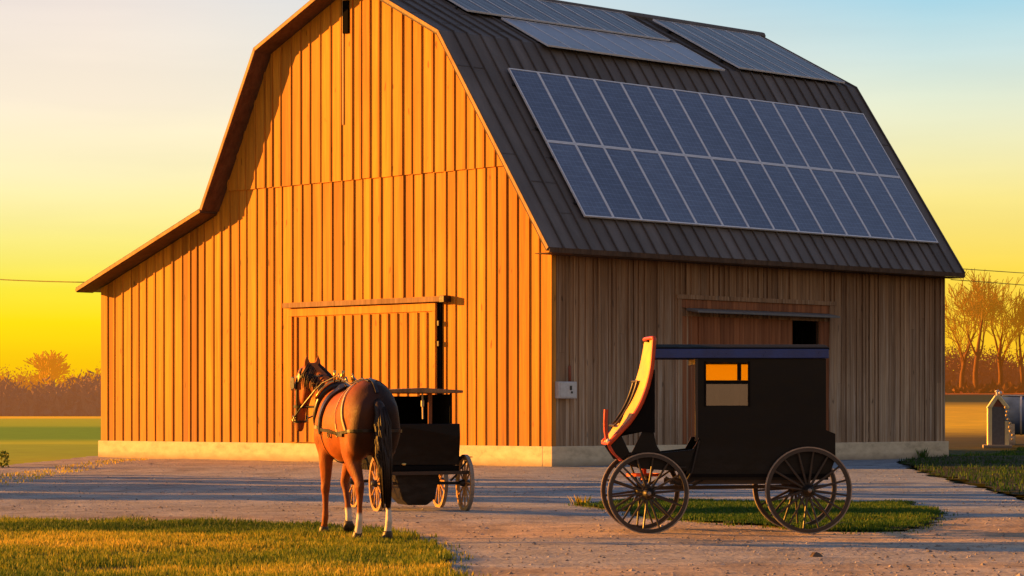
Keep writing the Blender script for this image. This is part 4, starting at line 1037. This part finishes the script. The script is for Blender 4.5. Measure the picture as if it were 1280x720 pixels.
# harness: straps laid on the body by casting rays onto it
def cast(p, d, off=.006):
    hit = bvh.ray_cast(Vector(p), Vector(d).normalized())
    return (hit[0] + hit[1] * off, hit[1]) if hit[0] is not None else None
def ribbon(mb, pn, wdt, th=.009):
    pn = [q for q in pn if q]; n = len(pn); o = len(mb.v)
    for i, (p, nn) in enumerate(pn):
        d = (pn[min(i + 1, n - 1)][0] - pn[max(i - 1, 0)][0]); s2 = d.cross(nn)
        if s2.length < 1e-6: s2 = Vector((0, 0, 1))
        s2.normalize()
        for a, b_ in ((-1, 0), (1, 0), (1, 1), (-1, 1)): mb.v.append(tuple(p + s2 * (a * wdt / 2) + nn * (b_ * th)))
    for i in range(n - 1):
        for j in range(4):
            j2 = (j + 1) % 4; mb.f.append((o + i * 4 + j, o + i * 4 + j2, o + i * 4 + 4 + j2, o + i * 4 + 4 + j)); mb.t.append(.5)
    for e in (0, (n - 1) * 4): mb.f.append((o + e, o + e + 1, o + e + 2, o + e + 3)); mb.t.append(.5)
def ring(x0, z0, a0, a1, n=40, tilt=0, off=.006):
    out = []
    for i in range(n + 1):
        a = a0 + (a1 - a0) * i / n; d = Vector((tilt * math.sin(a), math.cos(a), math.sin(a)))
        out.append(cast(Vector((x0, 0, z0)) + d * .75, -d, off))
    return out
def path(wps, n=10, off=.007):
    """strap through way points given as (outside point, inside point)"""
    out = []
    for (a, b_), (c_, d_) in zip(wps, wps[1:]):
        for i in range(n):
            t_ = i / n; p = Vector(a).lerp(Vector(c_), t_); q = Vector(b_).lerp(Vector(d_), t_); out.append(cast(p, q - p, off))
    p, q = Vector(wps[-1][0]), Vector(wps[-1][1]); out.append(cast(p, q - p, off)); return out
sd = MB(); ribbon(sd, ring(.33, 1.15, -.12 * PI, 1.12 * PI, off=.008), .11, .02); sd.build('saddle_pad', M['leather'], hs)
gt = MB(); ribbon(gt, ring(.33, 1.15, 0, 2 * PI, 60), .05, .008); gt.build('girth', M['leather'], hs)
tr_ = MB()
for y in (.075, -.075):
    tr_.tube([(.33, y, 1.60), (.33, y, 1.64), (.35, y, 1.665), (.37, y, 1.64), (.37, y, 1.60)], .008, 6)
tr_.tube([(.29, 0, 1.59), (.33, 0, 1.625), (.37, 0, 1.59)], .016, 6); tr_.build('terret', M['brass'], hs, smooth=True)
# collar round the base of the neck with hames and a high top
cl = MB(); pts = []
for i in range(33):
    a = 2 * PI * i / 32; d = Vector((-.42 * math.sin(a), math.cos(a), math.sin(a) * .94)); c0 = Vector((.72, .02, 1.29))
    h = cast(c0 + d * .8, -d, .02); pts.append(h[0] if h else c0 + d * .25)
pts = [(pts[i - 1] + pts[i] * 2 + pts[(i + 1) % 32]) / 4 for i in range(32)]
cl.tube(pts, (.042, .036), 10, closed=True); cl.build('collar', M['leather'], hs, smooth=True)
hm = MB(); hm.tube([p + (p - Vector((.72, .02, 1.29))).normalized() * .05 for p in pts[3:14]], .014, 8)
tp = pts[8]; hm.tube([tp + Vector((-.02, .03, .03)), tp + Vector((-.04, .035, .10)), tp + Vector((-.05, .035, .15))], [.012, .011, .016], 8); hm.tube([tp + Vector((-.02, -.03, .03)), tp + Vector((-.04, -.045, .10)), tp + Vector((-.05, -.055, .15))], [.012, .011, .016], 8)
hm.build('hames', M['brass'], hs, smooth=True)
# bridle: crown, cheek straps, nose band, blinkers, bit
bd = MB()
hc = lambda z, x, y, a0=0, a1=2 * PI, n=28: [cast(Vector((x, y, z)) + Vector((math.cos(a0 + (a1 - a0) * i / n), math.sin(a0 + (a1 - a0) * i / n), .0)) * .35, -Vector((math.cos(a0 + (a1 - a0) * i / n), math.sin(a0 + (a1 - a0) * i / n), 0)), .004) for i in range(n + 1)]
ribbon(bd, hc(1.645, 1.11, .195), .022); ribbon(bd, hc(1.33, 1.21, .235), .028); ribbon(bd, hc(1.17, 1.225, .245), .022)
for s2 in (1, -1):
    ribbon(bd, [cast((1.10 + .02 * 0, .195 + s2 * .4, z), (0, -s2, 0), .004) if z > 1.6 else cast((1.13 + (1.6 - z) * .2, .21 + s2 * .4 + (1.6 - z) * .05, z), (0, -s2, 0), .004) for z in [1.73 - .055 * i for i in range(11)]], .022)
bd.build('bridle', M['leather'], hs)
for s2 in (1, -1):
    bl = MB(); bl.prism([(1.13, .21 + s2 * .115, 1.52), (1.22, .21 + s2 * .125, 1.50), (1.245, .21 + s2 * .13, 1.57), (1.22, .21 + s2 * .125, 1.645), (1.13, .21 + s2 * .115, 1.63)], (0, s2 * .012, 0)); bl.build('blinker', M['leather'], hs, bevel=.004)
    bi = MB(); q0 = Vector((1.215, .245 + s2 * .075, 1.20)); bi.tube([q0 + Vector((.028 * math.cos(a), 0, .028 * math.sin(a))) for a in [2 * PI * i / 14 for i in range(14)]], .006, 6, closed=True); bi.build('bit_ring', M['brass'], hs, smooth=True)
    rn = MB(); q1 = Vector((.37, s2 * .08, 1.645)); q2 = Vector((.72, .02 + s2 * .20, 1.50)); rn.tube([q0, q0.lerp(q2, .5) + Vector((0, s2 * .03, -.03)), q2, q2.lerp(q1, .5) + Vector((0, s2 * .04, 0)), q1, Vector((.0, s2 * .05, 1.56)), Vector((-.38, s2 * .045, 1.61)), Vector((-.6, s2 * .04, 1.58))], .008, 6); rn.build('rein', M['leather'], hs)
# back strap, crupper, breeching with hip straps, traces
bs = MB(); ribbon(bs, path([((.33, 0, 2), (.33, 0, 1)), ((0, 0, 2), (0, 0, 1)), ((-.4, 0, 2), (-.4, 0, 1)), ((-.66, 0, 2), (-.6, 0, 1)), ((-.82, 0, 1.75), (-.7, 0, 1.2))], 12), .035); bs.build('back_strap', M['leather'], hs)
br = MB(); wp = []
for i in range(41):
    a = -.62 * PI + 1.24 * PI * i / 40; d = Vector((-math.cos(a), math.sin(a), 0)); z = 1.06 + .03 * math.cos(a)
    wp.append(cast(Vector((-.40, 0, z)) + d * .9, -d, .008))
ribbon(br, wp, .030, .010); br.build('breeching', M['leather'], hs)
for s2 in (1, -1):
    hp = MB()
    ribbon(hp, path([((-.46, s2 * .02, 2), (-.46, s2 * .02, 1)), ((-.47, s2 * .5, 1.9), (-.47, s2 * .1, 1.2)), ((-.52, s2 * .8, 1.3), (-.52, 0, 1.2)), ((-.58, s2 * .8, 1.09), (-.55, 0, 1.07))], 9), .026)
    ribbon(hp, path([((-.40, s2 * .02, 2), (-.40, s2 * .02, 1)), ((-.30, s2 * .5, 1.9), (-.30, s2 * .1, 1.2)), ((-.22, s2 * .8, 1.3), (-.22, 0, 1.2)), ((-.2, s2 * .8, 1.08), (-.2, 0, 1.07))], 9), .024)
    hp.build('hip_strap', M['tan_leather'] if s2 > 0 else M['leather'], hs)
    tc_ = MB(); ribbon(tc_, path([((.62, s2 * .9, 1.12), (.55, 0, 1.12)), ((.33, s2 * .9, 1.08), (.33, 0, 1.1)), ((.0, s2 * .9, 1.05), (.0, 0, 1.1)), ((-.3, s2 * .9, 1.03), (-.3, 0, 1.05)), ((-.5, s2 * .9, 1.02), (-.5, 0, 1.05))], 10, .01), .034, .012); tc_.build('trace', M['leather'], hs)
    bk = MB(); h = cast((.0, s2 * .9, 1.05), (0, -s2, 0), .012); bk.tube([h[0] + Vector((.035 * math.cos(a), 0, .035 * math.sin(a))) for a in [2 * PI * i / 12 for i in range(12)]], .007, 6, closed=True); 
    h = cast((-.22, s2 * .9, 1.06), (0, -s2, 0), .016); bk.tube([h[0] + Vector((.035 * math.cos(a), 0, .035 * math.sin(a))) for a in [2 * PI * i / 12 for i in range(12)]], .009, 6, closed=True); bk.build('buckle', M['brass'], hs)

# ------------------------------------------------------------------ trees
def branch_tree(seed, h, trunk_r, levels, spread, rmin, lean=0, fork=.28):
    R_ = random.Random(seed); tk, cr = MB(), MB()
    def grow(p, d, ln, r, lv):
        mbk = tk if lv <= 1 else cr
        n = 4 if lv < 2 else 3; pts = [p]; q = p; dd = d.copy()
        for i in range(n):
            dd = (dd + Vector((R_.gauss(0, .10), R_.gauss(0, .10), R_.gauss(.03, .05)))).normalized(); q = q + dd * ln / n; pts.append(q)
        r1 = r * (.55 if lv else .6)
        mbk.tube(pts, [max(rmin, r + (r1 - r) * i / n) for i in range(n + 1)], 7 if lv == 0 else (5 if lv < 3 else 3), cap=False)
        if lv >= levels:
            return
        kids = R_.randint(3, 4)
        for c_ in range(kids):
            tpos = R_.uniform(.45 if lv else .6, 1.0) if c_ else 1.0
            i = min(int(tpos * n), n - 1); bp = pts[i].lerp(pts[i + 1], tpos * n - i)
            ax = dd.orthogonal().normalized(); ax.rotate(Quaternion(dd, R_.uniform(0, 6.28) if lv else 6.28 * c_ / kids + R_.uniform(-.4, .4)))
            ang = R_.uniform(.25, spread) if c_ else R_.uniform(.02, .22)
            nd = dd.copy(); nd.rotate(Quaternion(ax, ang)); nd = (nd + Vector((0, 0, .05))).normalized()
            grow(bp, nd, ln * R_.uniform(.58, .85), r1 * R_.uniform(.6, .9) * (1 if c_ else 1.1), lv + 1)
    grow(Vector((0, 0, -.2)), Vector((lean, 0, 1)).normalized(), h * fork, trunk_r, 0)
    return tk, cr
def tree_proto(seed, h, tr_, lv, spread, m1, m2, rmin, fork=.28):
    tk, cr = branch_tree(seed, h, tr_, lv, spread, rmin, 0, fork)
    zmax = max(v[2] for v in cr.v); s_ = h / zmax
    for q in (tk, cr): q.v = [(a * s_, b_ * s_, c_ * s_) for a, b_, c_ in q.v]
    return tk.mesh('trunk', m1, True, False), cr.mesh('crown', m2, True, False)
def place_tree(pr, x, y, rz, sc, label, group, name='bare_tree'):
    o = thing(name, label, 'tree', (x, y, float(terr(x, y)) - .1), rz, group); o.scale = sc if isinstance(sc, tuple) else (sc,) * 3
    for me, nm in zip(pr, ('trunk', 'crown')):
        q = bpy.data.objects.new(nm, me); COL.objects.link(q); q.parent = o
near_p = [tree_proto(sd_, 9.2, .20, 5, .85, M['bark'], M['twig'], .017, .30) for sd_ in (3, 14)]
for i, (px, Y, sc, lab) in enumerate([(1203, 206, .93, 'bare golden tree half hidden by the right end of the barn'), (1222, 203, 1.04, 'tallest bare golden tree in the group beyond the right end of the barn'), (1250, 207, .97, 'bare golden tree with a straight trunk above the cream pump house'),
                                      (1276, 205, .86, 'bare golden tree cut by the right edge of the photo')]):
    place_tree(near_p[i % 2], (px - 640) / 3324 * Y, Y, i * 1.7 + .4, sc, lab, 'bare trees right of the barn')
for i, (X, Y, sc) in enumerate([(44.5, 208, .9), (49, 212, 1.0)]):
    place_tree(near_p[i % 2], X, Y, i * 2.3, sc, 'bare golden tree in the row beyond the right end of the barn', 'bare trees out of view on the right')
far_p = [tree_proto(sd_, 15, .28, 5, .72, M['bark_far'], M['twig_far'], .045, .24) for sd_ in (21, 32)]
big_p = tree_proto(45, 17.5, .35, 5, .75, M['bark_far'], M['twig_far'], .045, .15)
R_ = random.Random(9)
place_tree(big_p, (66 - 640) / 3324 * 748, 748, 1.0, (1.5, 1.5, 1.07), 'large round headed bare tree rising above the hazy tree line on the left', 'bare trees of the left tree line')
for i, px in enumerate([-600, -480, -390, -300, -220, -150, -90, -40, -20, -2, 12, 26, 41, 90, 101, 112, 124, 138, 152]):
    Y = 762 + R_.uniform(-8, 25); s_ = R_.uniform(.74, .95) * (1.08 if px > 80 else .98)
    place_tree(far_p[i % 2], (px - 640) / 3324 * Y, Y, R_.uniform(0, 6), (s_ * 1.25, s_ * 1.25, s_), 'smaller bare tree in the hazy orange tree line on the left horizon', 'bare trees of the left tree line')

def thicket(name, x0, x1, y, dep, h, n, mat, label, wd):
    """tangle of small twiggy flakes, dense low down and ragged at the top"""
    b = MB(); R_ = random.Random(int(abs(x0)))
    for i in range(n):
        X = R_.uniform(x0, x1); Y = y + R_.uniform(0, dep); top = h * (.74 + .14 * math.sin(X * .21 + 1) + .10 * math.sin(X * .53) + .07 * math.sin(X * 1.7 + 2))
        q = R_.random() ** .8; z = float(terr(X, Y)) + top * q * R_.uniform(.75, 1.08); s_ = wd * R_.uniform(.5, 1.3) * (2.6 - 2.1 * q)
        c = Vector((X, Y, z)); u = Vector((R_.gauss(0, .6), R_.gauss(0, .35), R_.gauss(.5, .8))).normalized(); v = u.cross(Vector((R_.gauss(0, .4), 1, R_.gauss(0, .4)))).normalized()
        b.add([c - u * s_, c + v * s_ * .38, c + u * s_ * 1.2, c - v * s_ * .38], [(0, 1, 2, 3)], R_.random())
    o = b.build(name, mat, fix=False); return tag(o, label, 'thicket', kind='stuff')
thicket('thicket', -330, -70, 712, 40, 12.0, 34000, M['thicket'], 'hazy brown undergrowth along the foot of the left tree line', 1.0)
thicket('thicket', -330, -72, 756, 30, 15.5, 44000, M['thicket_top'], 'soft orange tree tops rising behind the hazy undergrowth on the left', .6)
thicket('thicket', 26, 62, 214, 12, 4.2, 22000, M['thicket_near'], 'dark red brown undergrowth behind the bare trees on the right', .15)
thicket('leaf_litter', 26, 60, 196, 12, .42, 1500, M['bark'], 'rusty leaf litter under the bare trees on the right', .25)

# shrub at the left edge
sh = thing('shrub', 'low dark shrub at the left edge of the photo beside the gravel', 'shrub', (-12.25, 61.5, 0), 0)
b = MB(); R_ = random.Random(6)
for i in range(700):
    a = R_.uniform(0, 6.28); rr = .55 * R_.random() ** .5; hh = .65 * R_.uniform(.05, 1) * (1 - rr * .9); p = Vector((rr * math.cos(a) * 1.1, rr * math.sin(a), hh)); q = .045
    d1 = Vector((R_.gauss(0, 1), R_.gauss(0, 1), R_.gauss(0, 1))).normalized(); d2 = d1.orthogonal().normalized()
    b.add([p - d1 * q, p + d2 * q * .5, p + d1 * q, p - d2 * q * .5], [(0, 1, 2, 3)], R_.uniform(.1, .7))
b.build('leaves', M['blade'], sh, fix=False)
b = MB()
for i in range(9): 
    a = i * .7; b.tube([(0, 0, -.05), (.15 * math.cos(a), .15 * math.sin(a), .25), (.3 * math.cos(a), .3 * math.sin(a), .5)], [.014, .01, .004], 5)
b.build('stem', M['pole'], sh)
# weed tuft at the foot of the barn and a clod on the track
def tuft(name, label, x, y, n, h, mat, sd_):
    b = MB(); R_ = random.Random(sd_)
    for i in range(n):
        a = R_.uniform(0, 6.28); r0 = R_.uniform(0, .12); hh = h * R_.uniform(.4, 1); l_ = R_.uniform(.1, .6) * hh; p = Vector((x + r0 * math.cos(a), y + r0 * math.sin(a), 0)); s_ = Vector((-math.sin(a), math.cos(a), 0)) * .012
        b.add([p - s_, p + s_, p + s_ * .6 + Vector((math.cos(a) * l_ * .4, math.sin(a) * l_ * .4, hh * .6)), p + Vector((math.cos(a) * l_, math.sin(a) * l_, hh))], [(0, 1, 2, 3)], R_.random())
    return tag(b.build(name, mat, fix=False), label, 'weed')
tuft('weed_tuft', 'tall weed tuft against the pale foundation at the right end of the barn', 11.2, 72.6, 40, .34, M['blade_dark'], 1)
tuft('weed_tuft', 'small dry weed tuft at the left tip of the dark grass strip', .95, 36.7, 60, .16, M['blade'], 2)
b = MB(); b.lathe([(0, -.02), (.05, -.01), (.055, .02), (.03, .05), (0, .055)], 'z', n=9); b.v = [(x + random.uniform(-.01, .01), y * .8, z + random.uniform(-.008, .008)) for x, y, z in b.v]
o = b.build('clod', M['pole'], loc=(2.69, 23.5, 0)); tag(o, 'brown clod of earth lying on the sandy track in the foreground', 'clod')

# ------------------------------------------------------------------ pump house and covered trailer at the right edge
phY = 84.2; phX = (1248 - 640) / 3324 * phY; phz = float(terr(phX, phY)) + .02
ph = thing('pump_house', 'narrow cream pump house with a peaked top and grey front panel', 'pump house', (phX, phY, phz), math.radians(-8))
b = MB(); b.box((-.34, .0, 0), (-.20, .5, 1.22)); b.box((.20, .0, 0), (.33, .5, .78)); b.build('side_post', M['cream'], ph, bevel=.02)
b = MB(); b.box((-.20, .02, 0), (.20, .48, 1.24)); b.build('front_panel', M['greypanel'], ph, bevel=.01)
b = MB(); b.prism([(-.37, -.03, 1.2), (-.20, -.03, 1.2), (-.02, -.03, 1.50), (.12, -.03, 1.30), (.30, -.03, 1.16), (.36, -.03, 1.22), (.06, -.03, 1.60), (-.10, -.03, 1.60)], (0, .56, 0)); b.build('peaked_top', M['cream'], ph, bevel=.015)
b = MB(); b.prism([(-.18, .0, 1.242), (.18, .0, 1.242), (-.02, .0, 1.47)], (0, .4, 0)); b.build('gable_board', M['rust'], ph)
b = MB()
for i in range(9): 
    t_ = i / 8; b.lathe([(0, -.045), (.04, -.03), (.05, 0), (.035, .035), (0, .045)], 'z', c=(.22 + .22 * t_ + .03 * math.sin(i * 2), -.06 - .02 * math.cos(i), 1.22 - 1.0 * t_), n=10)
b.build('rope_coil', M['tan_leather'], ph, smooth=True)
b = MB(); b.tube([(-.04, .2, 1.58), (-.04, .2, 1.74)], .03, 8); b.lathe([(0, -.05), (.055, -.03), (.065, .01), (.04, .05), (0, .06)], 'z', c=(.06, .2, 1.68), n=12); b.tube([(-.10, .2, 1.72), (.02, .2, 1.76)], .025, 8); b.build('valve', M['white'], ph, smooth=True)
b = MB(); b.box((-.48, -.16, -.12), (.42, .6, .03)); b.build('plinth', M['concrete'], ph, bevel=.02)
trX, trY = 17.45, 86.4; tz = float(terr(trX, trY))
tk_ = thing('storage_tank', 'long rounded blue grey storage tank lying on cradles behind the cream pump house', 'tank', (trX, trY, tz), math.radians(-12))
prof = [(0, -2.02), (.22, -2.0), (.42, -1.92), (.56, -1.78), (.63, -1.6), (.63, 1.6), (.56, 1.78), (.42, 1.92), (.22, 2.0), (0, 2.02)]
b = MB(); b.lathe(prof, 'x', c=(0, .65, .93), n=40); b.build('shell', M['blue'], tk_, smooth=True)
b = MB()
for x in (-.9, .55, 1.58): b.lathe([(.632, x - .03), (.645, x - .03), (.645, x + .03), (.632, x + .03)], 'x', c=(0, .65, .93), n=40, closed=True)
b.build('band', M['meter'], tk_)
b = MB(); b.bar((-1.5, .65, 1.585), (1.5, .65, 1.585), .30, .03); b.build('top_highlight', M['white'], tk_, bevel=.005)  # white strip added as the highlight along the tank's top
b = MB(); b.lathe([(0, 0), (.14, 0), (.14, .10), (.10, .15), (0, .16)], 'z', c=(.3, .65, 1.60), n=18); b.build('hatch', M['meter'], tk_, smooth=True)
for x in (-1.2, 1.2):
    b = MB(); b.prism([(x - .1, .12, -.05), (x - .1, 1.18, -.05), (x - .1, 1.22, .72), (x - .1, .95, .42), (x - .1, .65, .33), (x - .1, .35, .42), (x - .1, .08, .72)], (.2, 0, 0)); b.build('cradle', M['concrete'], tk_, bevel=.01)

# ------------------------------------------------------------------ wires and their poles (poles stand just outside the frame)
def pole(x, y, h, label):
    o = thing('utility_pole', label, 'utility pole', (x, y, float(terr(x, y)))); b = MB(); b.tube([(0, 0, -.3), (0, 0, h)], [.14, .10], 10); b.build('post', M['pole'], o, smooth=True)
    b = MB(); b.box((-.9, -.05, h - .6), (.9, .05, h - .48)); b.build('cross_arm', M['pole'], o)
    for x2 in (-.8, .8):
        b = MB(); b.lathe([(0, 0), (.04, 0), (.05, .06), (.03, .12), (0, .13)], 'z', c=(x2, 0, h - .48), n=10); b.build('insulator', M['white'], o, smooth=True)
pole(-26, 84, 7.2, 'wooden utility pole left of the barn'); pole(64, 170, 8.5, 'wooden utility pole right of the bare trees')
def wire(p, q, sag, label, r=.022):
    p, q = Vector(p), Vector(q); b = MB(); b.tube([p.lerp(q, i / 16) - Vector((0, 0, sag * 4 * (i / 16) * (1 - i / 16))) for i in range(17)], r, 5)
    tag(b.build('wire', M['wire'], smooth=True), label, 'wire')
e = on_barn(.2, 17.9, 4.95)
wire((-26.8, 84, 6.85), e, .35, 'single dark wire running from the left edge to the low eave of the barn', .016)
e2 = on_barn(15.6, -.3, 5.6)
wire((63.2, 170, 10.3), on_barn(15.85, .25, 5.3), .6, 'upper thin wire in the sky at the right of the barn', .012)
wire((64.8, 170, 9.2), on_barn(15.8, -.1, 4.95), .6, 'lower thin wire in the sky at the right of the barn', .012)

# ------------------------------------------------------------------ unseen evergreens added left of the frame to cast shade across the yard
def evergreen(seed, h):
    R_ = random.Random(seed); cr, tk = MB(), MB(); tk.tube([(0, 0, -.2), (.03, .02, h * .5), (0, 0, h * .95)], [.2, .12, .02], 8)
    for i in range(26):
        z = h * (.08 + .86 * i / 26); a = R_.uniform(0, 6.28); rr = 1.5 * (1 - z / h) ** .7 * R_.uniform(.6, 1.0); tk.tube([(0, 0, z), (rr * math.cos(a), rr * math.sin(a), z - .1)], [.04, .012], 5)
    for i in range(2600):
        z = h * (.04 + .96 * R_.random() ** 1.25); a = R_.uniform(0, 6.28); mx_ = 1.75 * (1 - z / h) ** .72 * (.82 + .3 * math.sin(3 * a + seed + z * 1.7)); rr = mx_ * R_.random() ** .45
        c = Vector((rr * math.cos(a), rr * math.sin(a), z - .12 * rr)); u = Vector((math.cos(a), math.sin(a), R_.uniform(-.6, .2))).normalized(); v = u.cross(Vector((R_.gauss(0, .5), R_.gauss(0, .5), 1))).normalized(); q = R_.uniform(.10, .26)
        cr.add([c - u * q, c + v * q * .5, c + u * q * 1.3, c - v * q * .5], [(0, 1, 2, 3)], R_.uniform(0, .8))
    return tk.mesh('trunk', M['pole'], True, False), cr.mesh('crown', M['blade_dark'], False, False)
ev_p = [evergreen(5, 8.2), evergreen(8, 7.2)]
for i, (x, y, s_) in enumerate([(-31.5, 46.6, .8), (-33, 48.2, 1.1), (-31, 49.9, .95), (-31.5, 51.6, 1.1), (-34.5, 52.6, 1.1), (-30.5, 55, .8), (-33.5, 53.9, .9), (-32, 56.2, 1.0), (-33, 58.3, .85), (-34, 60.2, .7)]):
    place_tree(ev_p[i % 2], x, y, i * 1.3, s_, 'unseen dark evergreen added to shade the gravel yard from the left', 'unseen evergreens added to shade the yard', 'shade_evergreen')
